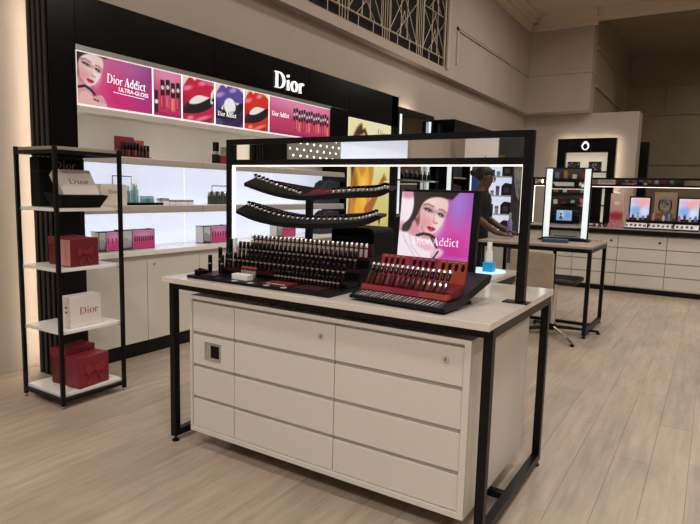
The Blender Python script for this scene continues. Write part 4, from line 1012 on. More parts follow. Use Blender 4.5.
# wavy lipstick displays
ws = thing('wavy_lipstick_stand', 'black stand with two wavy lipstick trays above the gloss rack', 'display stand', (-1.26, .56, H))
bx(-.016, .016, .055, .085, .0, .45).build('pole', 'black_satin', ws)
for z in (.288, .442): bx(-.03, .03, .005, .085, z, z + .008).build('bracket', 'black_satin', ws)
bx(-.10, .04, .045, .16, 0, .012).build('base', 'black_satin', ws)
def cat(pts, n):
    pts = [np.array(p, float) for p in pts]; pts = [2 * pts[0] - pts[1]] + pts + [2 * pts[-1] - pts[-2]]; out = []; m_ = len(pts) - 3
    for k in range(n + 1):
        t_ = min(k / n * m_, m_ - 1e-6); i = int(t_); f_ = t_ - i; p0, p1, p2, p3 = pts[i:i + 4]
        out.append(0.5 * (2 * p1 + (p2 - p0) * f_ + (2 * p0 - 5 * p1 + 4 * p2 - p3) * f_ ** 2 + (3 * p1 - p0 - 3 * p2 + p3) * f_ ** 3))
    return out
lp = thing('lipstick_tester', 'lipstick tester standing on the upper wavy tray', 'lipstick', (0, 0, -5), 0, 'lipsticks on the upper wavy tray')
MB().lathe([(.0090, 0), (.0108, .003), (.0108, .012), (.009, .015)], 8).build('base', 'silver', lp, True); MB().lathe([(.0080, .015), (.0080, .017)], 8).build('collar', 'gloss_dark', lp, True); MB().lathe([(.0100, .017), (.0100, .026), (.008, .028)], 8).build('cap', 'black_gloss', lp, True)
lp2 = copy_tree(lp); lp2['label'] = 'lipstick tester standing on the lower wavy tray'; lp2['group'] = 'lipsticks on the lower wavy tray'
def wave(front, back, spans, proto, nm):
    F = cat(front, 40); B = cat(back, 40); m_ = MB(); th = .022
    F0 = F; F = [a + np.array([0, 0, .018 + .010 * min(1, i / 25)]) * (1 if i < 37 else (40.4 - i) / 3.4) for i, a in enumerate(F0)]
    for f0, a, b in zip(F0, F, B): m_.v += [tuple(a), tuple(b), tuple(b - np.array([0, 0, .014])), tuple(f0)]
    for i in range(40):
        for c in range(4): m_.f.append((i * 4 + c, i * 4 + (c + 1) % 4, (i + 1) * 4 + (c + 1) % 4, (i + 1) * 4 + c))
    m_.f += [(0, 1, 2, 3), (163, 162, 161, 160)]
    m_.v = [(x + 1.26, y - .56, z - H) for x, y, z in m_.v]
    m_.build('wavy_tray', 'black_satin', ws, True)
    first = True
    for a, b, n, d0, d1 in spans:
        for k in range(n):
            s_ = k / (n - 1); t_ = a + (b - a) * s_; i = t_ * 40; i0 = min(int(i), 39); f_ = i - i0
            d = d0 + (d1 - d0) * s_
            P = (F[i0] * (1 - f_) + F[i0 + 1] * f_) * (1 - d) + (B[i0] * (1 - f_) + B[i0 + 1] * f_) * d
            place(proto, first, (P[0], P[1], P[2] + .0005), (.12, 0, 0)); first = False
    return F, B
F1, B1 = wave([(-1.580, .45, 1.371), (-1.402, .45, 1.328), (-1.246, .45, 1.306), (-1.139, .45, 1.304), (-1.016, .45, 1.314), (-.860, .45, 1.325), (-.730, .45, 1.333), (-.664, .47, 1.362)],
              [(-1.624, .60, 1.424), (-1.460, .60, 1.404), (-1.250, .60, 1.378), (-1.120, .60, 1.368), (-.994, .60, 1.378), (-.876, .60, 1.390), (-.780, .60, 1.392), (-.70, .58, 1.390)],
              [(.015, .33, 12, .80, .15), (.60, .95, 14, .06, .10)], lp, 'upper')
F2, B2 = wave([(-1.640, .45, 1.218), (-1.500, .45, 1.180), (-1.332, .45, 1.160), (-1.178, .45, 1.158), (-1.012, .45, 1.166), (-.865, .45, 1.178), (-.772, .45, 1.202), (-.705, .47, 1.236)],
              [(-1.655, .60, 1.284), (-1.520, .60, 1.258), (-1.372, .60, 1.234), (-1.233, .60, 1.224), (-1.09, .60, 1.230), (-.950, .60, 1.244), (-.840, .60, 1.252), (-.745, .58, 1.252)],
              [(.03, .93, 29, .60, .06)], lp2, 'lower')
# red handwriting on the upper tray
m = MB()
for k in range(6):
    s0 = 15.2 + k * 1.35
    pts = []
    for j in range(7):
        t_ = s0 + 1.25 * j / 6; i0 = int(t_); f_ = t_ - i0; d = .45 + .34 * math.sin(j * 1.25 + k * 2.1) * (1.4 if k in (0, 4) else .8)
        P = (F1[i0] * (1 - f_) + F1[i0 + 1] * f_) * (1 - d) + (B1[i0] * (1 - f_) + B1[i0 + 1] * f_) * d
        pts.append((P[0] + 1.26, P[1] - .56, P[2] - H + .004))
    m.tube(pts, .0006, 5)
tag(m.build('red_script', 'script_red', ws), 'red handwritten lettering')

# red palette tray
RT = math.radians(-5.5)
rt = thing('red_gloss_palette', 'black tray with red card holding a row of lip glosses', 'display tray', (-.64, .075, H), RT)
MB().prism([(0, .010), (0, .024), (.055, .042), (.12, .042), (.405, .118), (.42, .110), (.40, .08), (.14, .012)], 0, .455, 'yz').build('tray', 'black_satin', rt, bevel=.002)
bx(.035, .42, .04, .30, 0, .012).build('foot', 'black_matte', rt)
for k, (mm, a, b) in enumerate((('red_card', .02, .165), ('crimson_card', .165, .305), ('orange_card', .305, .435))):
    c0 = MB().hexa([(a, .055, .046), (b, .055, .046), (b, .085, .046), (a, .085, .046)], [(a, .062, .066), (b, .062, .066), (b, .085, .066), (a, .085, .066)]).build('front_card', mm, rt)
    c1 = MB().hexa([(a, .185, .09), (b, .185, .09), (b, .20, .09), (a, .20, .09)], [(a, .215, .185), (b, .215, .185), (b, .222, .185), (a, .222, .185)]).build('back_card', mm, rt)
    for j in range(4):
        cx = a + .026 + j * .030
        pts = [(cx + .0085 * math.cos(q), .158 + .014 * math.sin(q)) for q in [2 * math.pi * i / 14 for i in range(14)]]
        MB().add([(x, .185 + .03 * (z - .09) / .095 - .0012, z) for x, z in pts] + [(x, .185 + .03 * (z - .09) / .095 + .002, z) for x, z in pts], [tuple(range(14)), tuple(range(27, 13, -1))] + [(i, (i + 1) % 14, 14 + (i + 1) % 14, 14 + i) for i in range(14)]).build('oval_window', 'black_gloss', c1)
        bx(cx - .009, cx + .009, .2040, .2075, .178, .181).build('shade_name', 'red_light', c1)
MB().hexa([(.02, .085, .046), (.435, .085, .046), (.435, .20, .046), (.02, .20, .046)], [(.02, .085, .072), (.435, .085, .072), (.435, .20, .095), (.02, .20, .095)]).build('holder', 'red_dark', rt)
MB().hexa([(.02, .004, .024), (.435, .004, .024), (.435, .052, .040), (.02, .052, .040)], [(.02, .004, .027), (.435, .004, .027), (.435, .052, .0428), (.02, .052, .0428)]).build('swatch_strip', 'slate', rt)
for k in range(22):
    x0 = .030 + k * .018
    MB().hexa([(x0, .008, .0275), (x0 + .0025, .008, .0275), (x0 + .0145, .048, .0410), (x0 + .012, .048, .0410)], [(x0, .008, .0292), (x0 + .0025, .008, .0292), (x0 + .0145, .048, .0427), (x0 + .012, .048, .0427)]).build('swatch_line', 'carton' if k % 3 else 'red_light', rt)
rp = make_gloss('lip_gloss', 'lip gloss leaning in the red palette tray', 'glosses in the red palette tray', .092, .0085, 'black_gloss', 'gloss_2', .50, ring=False)
MB().lathe([(.0088, .082), (.0088, .092), (.006, .095)], 8).build('tip', 'silver', rp, True)
dr_ = Vector((math.cos(RT), math.sin(RT), 0)); dn_ = Vector((-math.sin(RT), math.cos(RT), 0))
for k in range(16):
    P = Vector((-.64, .075, H)) + dr_ * (.042 + k * .0245) + dn_ * .072 + Vector((0, 0, .0735))
    place(rp, k == 0, tuple(P), (-.55, 0, RT), 'gloss_%d' % ((k * 3) % 8))

# portrait screen on an easel
TX = .07
sc_ = thing('portrait_screen', 'glowing portrait screen in a black easel behind the red tray', 'screen', (-.447, .56, H), math.radians(0))
MB().hexa([(-.22, -.05, 0), (.19, -.05, 0), (.19, -.02, 0), (-.22, -.02, 0)], [(-.19, .0, .475), (.19, .0, .475), (.19, .03, .475), (-.19, .03, .475)]).build('bezel', 'black_satin', sc_, bevel=.003)
MB().hexa([(-.10, -.02, 0), (.10, -.02, 0), (.10, .13, 0), (-.10, .13, 0)], [(-.08, .03, .40), (.08, .03, .40), (.08, .045, .40), (-.08, .045, .40)]).build('easel_back', 'black_matte', sc_)
up = Vector((.015, .05, .475)).normalized()
pp = print_panel('picture', .362, .365, paint_screen(), 'print_screen', sc_, (-.203, -.0415, .100), (1, 0, 0), tuple(Vector((0, .105, 1))))
lettering('Dior Addict', .038, .0006, 'letter_soft', (-.125, -.0310, .215), (1, 0, 0), (0, .105, 1), sc_, squeeze=.82)

# rear display table behind the island
rd = thing('rear_display_table', 'small white display table with black frame behind the island', 'table', (-.75, 1.30, 0))
bx(-.45, .405, -.24, .25, .875, .90).build('table_top', 'white_top', rd, bevel=.003); bx(-.44, .395, -.23, .24, .83, .875).build('apron', 'black_satin', rd)
for x in (-.42, .355):
    for y in (-.22, .20): bx(x, x + .03, y, y + .03, 0, .83).build('leg', 'black_satin', rd)
t = thing('glow_mat', 'round pale blue glowing mat on the rear table', 'mat', (-.52, 1.36, .90)); MB().lathe([(.15, 0), (.15, .006), (.14, .008)], 32).build('disc', 'cyan_glow', t, True); MB().lathe([(.155, 0), (.155, .004), (.15, .004)], 32).build('rim', 'white_gloss', t, True)
t = thing('cyan_box', 'small bright cyan box on the round mat', 'box', (-.455, 1.33, .9085)); bx(-.03, .03, -.03, .03, 0, .05).build('body', 'cyan', t, bevel=.002); bx(-.031, .031, -.031, .031, .05, .056).build('lid', 'cyan', t, bevel=.002)
t = thing('white_bottle', 'slim white bottle behind the cyan box', 'bottle', (-.50, 1.46, .9085)); MB().lathe([(.022, 0), (.022, .10), (.016, .11)], 14).build('body', 'carton', t, True); MB().lathe([(.015, .11), (.015, .16), (.013, .163)], 14).build('cap', 'white_pure', t, True)
t = thing('white_jar', 'low white jar left of the cyan box', 'jar', (-.58, 1.30, .9085)); MB().lathe([(.025, 0), (.027, .004), (.027, .03)], 16).build('body', 'white_gloss', t, True); MB().lathe([(.0275, .031), (.0275, .048), (.025, .05)], 16).build('lid', 'white_pure', t, True)

# ================================================================== VANITY TABLE WITH LIT MIRROR
VX0, VX1, VY0, VY1, VH = -1.42, -.305, 3.83, 4.78, .888
vt = thing('vanity_table', 'taupe topped makeup table on a black square tube frame', 'table', (-.86, 4.3, 0))
def vb(x0, x1, y0, y1, z0, z1): return bx(x0 + .86, x1 + .86, y0 - 4.3, y1 - 4.3, z0, z1)
vb(VX0, VX1, VY0, VY1, VH - .022, VH).build('table_top', 'taupe_edge', vt, bevel=.002)
for x in (VX0, VX1 - .036):
    for y in (VY0 + .02, VY1 - .056):
        lg = vb(x, x + .036, y, y + .036, .03, VH - .022).build('leg', 'black_satin', vt)
        MB().lathe([(.02, 0), (.02, .008), (.007, .014), (.007, .03)], 10, (x + .018 + .86, y + .018 - 4.3, 0)).build('levelling_foot', 'black_satin', lg, True)
    vb(x, x + .036, VY0 + .056, VY1 - .056, .03, .066).build('bottom_rail', 'black_satin', vt); vb(x, x + .036, VY0 + .056, VY1 - .056, VH - .06, VH - .022).build('top_rail', 'black_satin', vt)
for y in (VY0 + .02, VY1 - .056): vb(VX0 + .036, VX1 - .036, y, y + .036, VH - .062, VH - .022).build('top_rail', 'black_satin', vt)
vb(VX0 + .036, VX1 - .036, 4.28, 4.316, .035, .065).build('stretcher', 'black_satin', vt)
vb(-.72, -.69, VY0 + .30, VY0 + .33, .03, VH - .022).build('centre_post', 'black_satin', vt)
mr = thing('vanity_mirror', 'table mirror with two white vertical light bars in a black frame', 'mirror', (-.70, 4.52, VH), math.radians(4))
HM = .775
for a, b in ((-.235, -.222), (.222, .235)): bx(a, b, -.02, .02, .01, HM).build('side_rail', 'black_satin', mr)
bx(-.222, .222, -.02, .02, HM - .014, HM).build('top_rail', 'black_satin', mr); bx(-.222, .222, -.02, .02, .01, .03).build('bottom_rail', 'black_satin', mr)
bx(-.222, .222, -.006, .012, .03, HM - .014).build('mirror_pane', 'mirror', mr)
for a, b in ((-.222, -.165), (.165, .222)): bx(a, b, -.018, -.006, .03, HM - .014).build('light_bar', 'led_mirror', mr)
MB().prism([(-.26, 0), (.26, 0), (.26, .012), (.20, .035), (-.20, .035), (-.26, .012)], -.10, .08, 'xz').build('base', 'black_satin', mr)
t = thing('folded_cloth', 'folded denim blue cloth in front of the table mirror', 'cloth', (-.72, 4.18, VH + .0005), .1)
for k in range(3): bx(-.13 + .006 * k, .13 - .004 * k, -.06, .06, .012 * k, .012 * k + .011).build('fold', 'denim', t, bevel=.005)
for k in range(4):
    o = thing('sample_pot', 'tiny pale sample pot in a row right of the table mirror', 'pot', (-.42 + k * .03, 4.60 - .004 * k, VH + .0005), 0, 'sample pots on the makeup table'); MB().lathe([(.012, 0), (.013, .002), (.013, .012)], 10).build('body', 'carton', o, True); MB().lathe([(.0135, .0125), (.0135, .018)], 10).build('lid', 'red_light', o, True)
t = thing('spray_bottle', 'slim lavender spray bottle on the makeup table', 'bottle', (-1.36, 4.72, VH + .0005)); MB().lathe([(.028, 0), (.030, .004), (.030, .16), (.014, .19)], 14).build('body', 'lavender', t, True); MB().lathe([(.014, .19), (.014, .26), (.011, .265)], 14).build('cap', 'pale_glass', t, True)

# swivel chair with beige back
ch = thing('swivel_chair', 'beige backed swivel chair with black seat by the makeup table', 'chair', (-.62, 3.86, 0))
MB().lathe([(.028, .09), (.028, .50)], 14).build('gas_post', 'chrome', ch, True); MB().lathe([(.05, .05), (.05, .09), (.03, .11)], 14).build('hub', 'black_satin', ch, True)
for k in range(4):
    a = math.radians(-55 + 90 * k); ca, sa = math.cos(a), math.sin(a)
    lg = MB().tube([(ca * .04, sa * .04, .075), (ca * .28, sa * .28, .055), (ca * .47, sa * .47, .028)], .018, 8, .013).build('base_leg', 'chrome' if k == 0 else 'black_satin', ch, True)
    MB().lathe([(.018, 0), (.018, .02)], 10, (ca * .47, sa * .47, 0)).build('foot', 'black_satin', lg, True)
MB().prism([(-.22, -.18), (.22, -.20), (.23, .22), (-.21, .22)], .525, .575, 'xy').build('seat', 'seat_black', ch, bevel=.02)
MB().hexa([(-.41, -.14, .36), (.035, -.26, .36), (.045, -.235, .36), (-.40, -.115, .36)], [(-.415, -.17, .83), (.03, -.29, .83), (.04, -.265, .83), (-.405, -.145, .83)]).build('backrest', 'kraft', ch, bevel=.012)
MB().tube([(-.18, -.12, .40), (-.12, -.06, .52), (0, 0, .53)], .018, 8).build('back_bracket', 'black_satin', ch, True)
for k in range(5):
    o = MB().lathe([(.012, -.002), (.012, .002), (.007, .002), (.007, -.002)], 12).build('stitched_mark', 'letter_kraft', ch, loc=(-.30 + k * .055, -.188 - k * .0148, .66), rot=(math.radians(90), 0, math.radians(-15)))

# ================================================================== SHOP ASSISTANT
def skin_obj(name, verts, edges, radii, m, parent=None, root=0, sub=2):
    me = bpy.data.meshes.new(name); me.from_pydata(verts, edges, []); me.update()
    o = bpy.data.objects.new(name, me); COL.objects.link(o)
    if parent: o.parent = parent
    sk = o.modifiers.new('skin', 'SKIN'); sk.use_smooth_shade = True
    ss = o.modifiers.new('sub', 'SUBSURF'); ss.levels = sub; ss.render_levels = sub
    lay = me.skin_vertices[0].data
    for i, r in enumerate(radii):
        lay[i].radius = r if isinstance(r, tuple) else (r, r); lay[i].use_root = (i == root)
    me.materials.append(MATS[m])
    return o
# faces +x, stands at the left end of the makeup table, right hand on the table
pe = thing('person', 'shop assistant in black with dark hair pulled back, hand resting on the makeup table', 'person', (-1.67, 4.42, 0))
V = [(0, 0, .95), (.01, 0, 1.10), (.03, 0, 1.26), (.05, 0, 1.36), (.075, 0, 1.43), (.10, 0, 1.49),       # pelvis..neck base..skull base 0-5
     (.115, 0, 1.545), (.108, 0, 1.60), (.150, 0, 1.480),                                               # skull 6,7, chin 8
     (-.01, -.09, .90), (0, -.10, .50), (-.02, -.10, .09), (.13, -.10, .035),                          # right leg 9-12
     (-.01, .09, .90), (.0, .10, .50), (-.02, .10, .09), (.13, .10, .035),                           # left leg 13-16
     (.03, -.15, 1.335), (.10, -.22, 1.10), (.30, -.188, .952), (.395, -.168, .928),                        # right arm 17-20 (toward camera)
     (.03, .15, 1.335), (.06, .21, 1.09), (.26, .17, .975), (.35, .138, .950)]                            # left arm 21-24
Ed = [(0, 1), (1, 2), (2, 3), (3, 4), (4, 5), (5, 6), (6, 7), (5, 8), (0, 9), (9, 10), (10, 11), (11, 12), (0, 13), (13, 14), (14, 15), (15, 16), (3, 17), (17, 18), (18, 19), (19, 20), (3, 21), (21, 22), (22, 23), (23, 24)]
Rd = [(.10, .09), (.09, .08), (.10, .09), (.07, .065), (.05, .05), (.062, .060), (.085, .078), (.075, .070), (.042, .042), .085, .06, .042, .035, .085, .06, .042, .035, .055, .045, .034, .026, .055, .045, .034, .026]
skin_obj('body', V, Ed, Rd, 'skin_tone', pe)
def sub_chain(name, ids, extra, m, root=0):
    mp = {v: i for i, v in enumerate(ids)}; ed = [(mp[a], mp[b]) for a, b in Ed if a in mp and b in mp]
    rr = [tuple(x + extra for x in (Rd[i] if isinstance(Rd[i], tuple) else (Rd[i], Rd[i]))) for i in ids]
    return skin_obj(name, [V[i] for i in ids], ed, rr, m, pe, root)
tm = MB(); NR = 20
RG = [(.78, 0, .150, .190), (.95, 0, .145, .185), (1.10, .01, .128, .168), (1.22, .03, .138, .178), (1.30, .04, .128, .188), (1.355, .045, .105, .170), (1.395, .056, .078, .100), (1.415, .066, .062, .068)]
for z, cx, rx, ry in RG: tm.v += [(cx + rx * math.cos(2 * math.pi * k / NR), ry * math.sin(2 * math.pi * k / NR), z) for k in range(NR)]
tm.f = [(i * NR + k, i * NR + (k + 1) % NR, (i + 1) * NR + (k + 1) % NR, (i + 1) * NR + k) for i in range(len(RG) - 1) for k in range(NR)] + [tuple(range(NR)), tuple(range((len(RG) - 1) * NR, len(RG) * NR))]
for s in (-1, 1): tm.tube([(.038, s * .125, 1.335), (.045, s * .165, 1.315), (.065, s * .198, 1.22), (.10 if s < 0 else .065, s * .218, 1.10)], .070, 14, .056)
tm.build('tunic', 'cloth_black', pe, True)
for s in (-1, 1): MB().tube([(-.01, s * .075, .97), (-.008, s * .088, .74), (0, s * .10, .5), (-.012, s * .10, .28), (-.02, s * .10, .06)], .115, 16, .062).build('trouser_leg', 'cloth_black', pe, True)
for s in (-1, 1): MB().prism([(-.07, 0), (.20, 0), (.21, .03), (.12, .07), (.02, .10), (-.06, .10), (-.08, .05)], s * .10 - .042, s * .10 + .042, 'xz').build('shoe', 'black_satin', pe, bevel=.015)
# hands: palm, four fingers and a thumb
def hand(parent, origin, d, side):
    ox, oy, oz = origin; v = []; e = []; r = []
    dx, dy = d; nx, ny = -dy, dx
    def P(f, s, z): return (ox + dx * f + nx * s, oy + dy * f + ny * s, oz + z)
    v += [P(0, 0, 0), P(.04, 0, -.004), P(.075, 0, -.010)]; e += [(0, 1), (1, 2)]; r += [(.026, .018), (.034, .016), (.034, .013)]
    for k, (s, ln) in enumerate(((-.028, .062), (-.010, .072), (.010, .068), (.027, .052))):
        b = len(v); v += [P(.08, s, -.012), P(.08 + ln * .5, s * 1.15, -.014), P(.08 + ln, s * 1.2, -.026)]; e += [(2, b), (b, b + 1), (b + 1, b + 2)]; r += [.009, .0085, .007]
    b = len(v); v += [P(.03, -.036 * side, -.008), P(.06, -.058 * side, -.014), P(.085, -.066 * side, -.022)]; e += [(1, b), (b, b + 1), (b + 1, b + 2)]; r += [.011, .0095, .0075]
    return skin_obj('hand', v, e, r, 'skin_tone', parent, 0, 2)
hand(pe, (.350, -.178, .934), (.98, .17), -1); hand(pe, (.310, .152, .958), (.95, -.3), 1)
# face and hair
MB().lathe([(.002, -.018), (.014, -.012), (.013, .0), (.006, .022), (.001, .03)], 8, (0.202, 0, 1.530)).build('nose', 'skin_tone', pe, True)
for s in (-1, 1):
    MB().lathe([(.001, -.007), (.006, -.005), (.008, 0), (.006, .005), (.001, .007)], 10, (.186, s * .032, 1.548)).build('eye', 'eye_white', pe, True)
    MB().lathe([(.001, -.006), (.006, -.003), (.006, .003), (.001, .006)], 8, (.1880, s * .033, 1.548)).build('pupil', 'black_satin', pe, True)
    MB().tube([(.192, s * .014, 1.568), (.193, s * .032, 1.574), (.178, s * .052, 1.568)], .004, 6).build('eyebrow', 'hair', pe, True)
    MB().lathe([(.002, -.03), (.013, -.02), (.016, .005), (.012, .026), (.002, .03)], 8, (.105, s * .076, 1.545)).build('ear', 'skin_tone', pe, True)
MB().tube([(.186, -.024, 1.500), (.203, 0, 1.503), (.186, .024, 1.500)], .007, 6).build('mouth', 'lips', pe, True)
def ellipsoid(c, r, n=16, m_=10):
    mb = MB(); mb.lathe([(max(.001, math.sin(math.pi * i / m_)), -math.cos(math.pi * i / m_)) for i in range(m_ + 1)], n)
    mb.v = [(c[0] + x * r[0], c[1] + y * r[1], c[2] + z * r[2]) for x, y, z in mb.v]
    return mb
hr = ellipsoid((.072, 0, 1.592), (.108, .090, .090)).build('hair', 'hair', pe, True)
ellipsoid((-.045, 0, 1.600), (.042, .045, .042)).build('bun', 'hair', hr, True)
MB().tube([(-.022, -.028, 1.60), (-.022, 0, 1.632), (-.022, .028, 1.60), (-.022, 0, 1.568), (-.022, -.028, 1.60)], .008, 6).build('hair_tie', 'black_satin', hr, True)

# ================================================================== BACK COUNTER
BX0, BX1, BYF = -1.85, 2.9, 7.16
BC = [-1.85, -1.115, -.50, .125, .75, 1.37, 1.99, 2.9]
for k in range(7):
    a, b = BC[k], BC[k + 1]
    lab = ['leftmost drawer unit of the back counter, behind the chair', 'back counter drawer unit behind the makeup table legs', 'back counter drawer unit right of the makeup table', 'back counter drawer unit at the right edge of the picture', 'back counter drawer unit fifth from the left', 'back counter drawer unit sixth from the left', 'rightmost drawer unit of the back counter'][k]
    t = thing('counter_drawer_unit', lab, 'cabinet', (a, BYF, 0), 0, 'drawer units of the back counter')
    w_ = b - a
    bx(.001, w_ - .001, .022, .65, .075, .838).build('carcass', 'white_lam', t); bx(.001, w_ - .001, .04, .62, 0, .075).build('kickboard', 'black_satin', t)
    for r_ in range(4):
        z0 = .09 + r_ * .187
        dr = bx(.004, w_ - .004, 0, .020, z0, z0 + .172).build('drawer', 'white_lam', t, bevel=.002); bx(.004, w_ - .004, .012, .020, z0 + .173, z0 + .185).build('grip_rail', 'drawer_rail', dr)
        if r_ == 3: MB().tube([(w_ - .09, -.003, z0 + .09), (w_ - .09, .003, z0 + .09)], .018, 14).build('lock', 'brown_box', dr)
ct = thing('back_counter_worktop', 'long taupe worktop with black edge on the back counter', 'worktop', (BX0, BYF, .84))
bx(-.02, BX1 - BX0, -.03, .68, 0, .065).build('edge_band', 'black_satin', ct); bx(-.02, BX1 - BX0, -.03, .68, .065, .08).build('top_board', 'taupe_edge', ct, bevel=.002)
CT = .9205
ar = thing('light_arch', 'long black light header over the back counter', 'frame', (BX0, 7.45, CT))
for x in (0, 2.45, BX1 - BX0 - .04): bx(x, x + .036, -.018, .018, 0, .73).build('post', 'black_satin', ar)
bx(.036, BX1 - BX0 - .04, -.018, .018, .70, .73).build('top_bar', 'black_satin', ar); bx(.036, BX1 - BX0 - .04, -.018, .018, .60, .63).build('lower_bar', 'black_satin', ar)
bx(.036, BX1 - BX0 - .04, -.008, .008, .63, .70).build('mirror_header', 'mirror_dim', ar); bx(.036, BX1 - BX0 - .04, -.008, .008, .592, .60).build('light_line', 'led_thin', ar); bx(.036, .044, -.008, .008, .02, .592).build('light_line', 'led_thin', ar)
def small_screen(label, x, y, w_, h_, z, pt, m='print_screen'):
    t = thing('display_screen', label, 'screen', (x, y, z), 0, None)
    bx(-w_ / 2 - .02, w_ / 2 + .02, 0, .03, 0, h_ + .05).build('bezel', 'black_satin', t, bevel=.003); bx(-w_ / 2, w_ / 2, -.02, .06, -.0, .012).build('foot', 'black_satin', t)
    print_panel('picture', w_, h_, pt, m, t, (-w_ / 2, -.002, .028), (1, 0, 0), (0, 0, 1)); return t
tr = thing('palette_stand', 'two tier black and white palette stand on the back counter', 'display stand', (0.02, 7.42, CT))
bx(-.47, .47, -.22, .03, 0, .02).build('base', 'black_satin', tr); MB().hexa([(-.46, -.21, .02), (.46, -.21, .02), (.46, 0, .02), (-.46, 0, .02)], [(-.46, -.21, .03), (.46, -.21, .03), (.46, 0, .085), (-.46, 0, .085)]).build('lower_tier', 'white_pure', tr)
bx(-.47, .47, -.02, .20, .10, .125).build('upper_tier', 'black_satin', tr); bx(-.47, .47, .06, .08, .02, .10).build('riser', 'black_satin', tr)
for x in (-.16, .16): bx(x - .008, x + .008, -.215, 0, .03, .09).build('divider', 'black_satin', tr)
for k in range(15):
    o = thing('eyeshadow_pan', 'small dark eyeshadow pan on the lower tier of the palette stand', 'makeup pan', (-.42 + k * .0585, 7.27 + .02 * (k % 2), CT + .052), 0, 'eyeshadow pans on the palette stand')
    o.rotation_euler = (.26, 0, 0); bx(-.016, .016, -.03, .03, 0, .008).build('pan', 'black_satin', o); bx(-.013, .013, -.026, .026, .008, .010).build('powder', ['letter_grey', 'brown_box', 'denim', 'tube_green'][k % 4], o)
for k in range(14):
    o = thing('palette_bottle', 'tiny bottle on the upper tier of the palette stand', 'bottle', (-.43 + k * .066, 7.45, CT + .1255), 0, 'bottles on the palette stand'); hh = .045 + .02 * (k % 3)
    MB().lathe([(.018, 0), (.018, hh)], 10).build('body', ['pink_glass', 'lavender', 'gloss_4', 'tube_green', 'carton'][(k * 2) % 5], o, True); MB().lathe([(.012, hh), (.012, hh + .02)], 10).build('cap', 'silver', o, True)
small_screen('left pastel pink and blue screen on the palette stand', -.29, 7.53, .25, .29, CT + .126, paint_pastel(1))
small_screen('right pastel pink and blue screen on the palette stand', .335, 7.53, .25, .29, CT + .126, paint_pastel(2))
t = thing('floral_board', 'brown display board with a grey flower medallion between the two screens', 'display board', (.035, 7.56, CT + .1255)); bx(-.15, .15, 0, .03, 0, .42).build('board', 'brown_box', t); print_panel('print', .29, .40, paint_floral(), 'print_paper', t, (-.145, -.002, .01), (1, 0, 0), (0, 0, 1))
t = thing('perfume_card', 'tall pale pink perfume card with bottles on the back counter', 'display card', (-.59, 7.45, CT))
bx(-.09, .09, -.01, .01, 0, .50).build('card', 'red_light', t); p = Paint(.36, 80); p.grad('c9868c', 'd9c3b4', 'y'); p.ell(.18, .33, .22, .12, 'b02a40', soft=.9); p.ell(.18, .72, .08, .06, 'efe4dc', soft=.5)
print_panel('print', .178, .49, p, 'print_paper', t, (-.089, -.0115, .005), (1, 0, 0), (0, 0, 1))
for k in range(3):
    o = thing('perfume_bottle', 'small rose perfume bottle standing before the pink card', 'bottle', (-.66 + k * .07, 7.34, CT), 0, 'rose perfume bottles'); bx(-.022, .022, -.015, .015, 0, .06).build('body', 'pink_glass', o, bevel=.005); MB().lathe([(.01, .06), (.01, .085)], 10).build('cap', 'gold', o, True)
t = thing('counter_screen', 'black framed tablet screen standing behind the vanity mirror', 'screen', (-1.02, 7.5, CT)); bx(-.2, .2, 0, .03, .05, .62).build('bezel', 'black_satin', t, bevel=.004); bx(-.12, .12, -.05, .08, 0, .015).build('foot', 'black_satin', t); bx(-.02, .02, .0, .03, .015, .06).build('stem', 'black_satin', t); bx(-.18, .18, -.003, 0, .08, .60).build('glass', 'black_gloss', t)
for k in range(3):
    o = thing('tester_spray', 'dark little tester bottle left of the pink perfume card', 'bottle', (-.86 + k * .075, 7.30, CT), 0, 'dark testers on the back counter'); MB().lathe([(.02, 0), (.024, .004), (.024, .04), (.012, .05)], 12).build('body', 'brown_box', o, True); MB().lathe([(.011, .05), (.011, .075)], 10).build('cap', 'black_satin', o, True)

# ================================================================== BEHIND THE VIEWPOINT (seen in the mirrors)
t = thing('lit_column', 'glowing cream wall column seen in the mirrored header', 'column', (-3.40, -1.45, 0)); bx(-.12, .10, 0, .20, 0, 2.6).build('panel', 'backlit_warm', t); bx(-.13, .12, -.05, 0, 0, 2.65).build('edge', 'black_satin', t); bx(-.13, .12, .20, .25, 0, 2.65).build('edge', 'black_satin', t)
t = thing('black_wall_panel', 'black ribbed wall panel seen in the mirrored header', 'panel', (-3.40, -2.04, 0)); bx(-.12, .10, 0, .53, 0, 2.65).build('panel', 'black_gloss', t)
for k in range(3): bx(.10, .112, .40 + k * .04, .42 + k * .04, 0, 2.65).build('groove_strip', 'black_groove', t)
t = thing('led_dot_wall', 'grey panel of small bright lamps seen in the mirrored header', 'light panel', (-3.40, -3.10, 0)); bx(-.12, .10, 0, 1.05, 0, 2.65).build('panel', 'dot_panel', t)
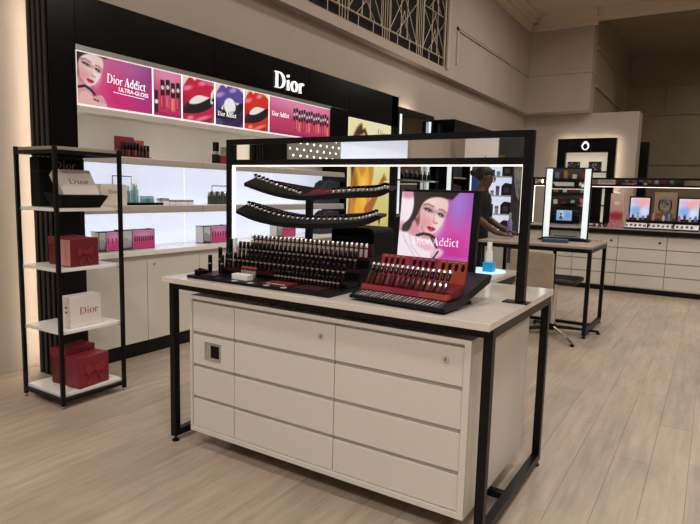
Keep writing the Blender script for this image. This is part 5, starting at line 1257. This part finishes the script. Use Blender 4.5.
for r_ in range(9):
    for c_2 in range(8):
        MB().lathe([(.011, 0), (.011, .004)], 8).build('lamp', 'led_dot', t, loc=(.10, .05 + c_2 * .128 + (.06 if r_ % 2 else 0), 1.45 + r_ * .07), rot=(0, math.radians(90), 0))
t = thing('rear_shelf_unit', 'white lit shelf unit seen in the mirrored header', 'shelf unit', (-3.40, -5.32, 0)); bx(-.13, -.1, 0, 2.2, .85, 2.2).build('back_panel', 'backlit', t); bx(-.13, .22, 0, 2.2, 0, .85).build('base', 'white_lam', t); bx(-.13, .22, 0, 2.2, 2.2, 2.65).build('header', 'cream_panel', t)
for z in (1.2, 1.62): bx(-.13, .2, 0, 2.2, z, z + .04).build('shelf', 'white_gloss', t)
t = thing('pink_script_board', 'white board with pink lettering seen in the mirrored header', 'sign', (-2.9, -7.0, 0)); bx(-.3, .3, -.02, .02, 1.2, 2.6).build('board', 'carton', t)
MB().tube([(-.24 + .012 * i, .024, 1.95 + .05 * math.sin(i * 1.7) * (1 if i % 9 else 1.6)) for i in range(41)], .006, 5).build('pink_stroke', 'red_card', t); bx(-.02, .02, -.02, .02, 0, 1.2).build('pole', 'black_satin', t); bx(-.25, .25, -.2, .2, 0, .02).build('base_plate', 'black_satin', t)
t = thing('rear_dark_unit', 'dark product shelf seen in the vanity mirror', 'shelf unit', (-1.9, -9.4, 0)); bx(-1.6, 1.4, -.3, -.2, 0, 2.6).build('back_panel', 'grey_panel', t)
for z in (.6, 1.0, 1.45, 1.9): bx(-1.6, 1.4, -.2, .15, z, z + .04).build('shelf', 'black_satin', t)
for a in (-1.64, 1.4): bx(a, a + .04, -.3, .15, 0, 2.6).build('side_panel', 'black_satin', t)
for zi, z in enumerate((1.04, 1.49, 1.94)):
    for k in range(10):
        o = thing('rear_carton', 'coloured carton on the dark rear shelf', 'box', (-3.3 + k * .27, -9.42, z + .0005), 0, 'cartons on the dark rear shelf'); hh = .14 + .06 * ((k * 7 + zi) % 3)
        bx(-.06, .06, -.05, .05, 0, hh).build('body', ['red_card', 'carton', 'gold', 'lavender', 'pink_glass', 'pale_glass'][(k * 5 + zi) % 6], o)
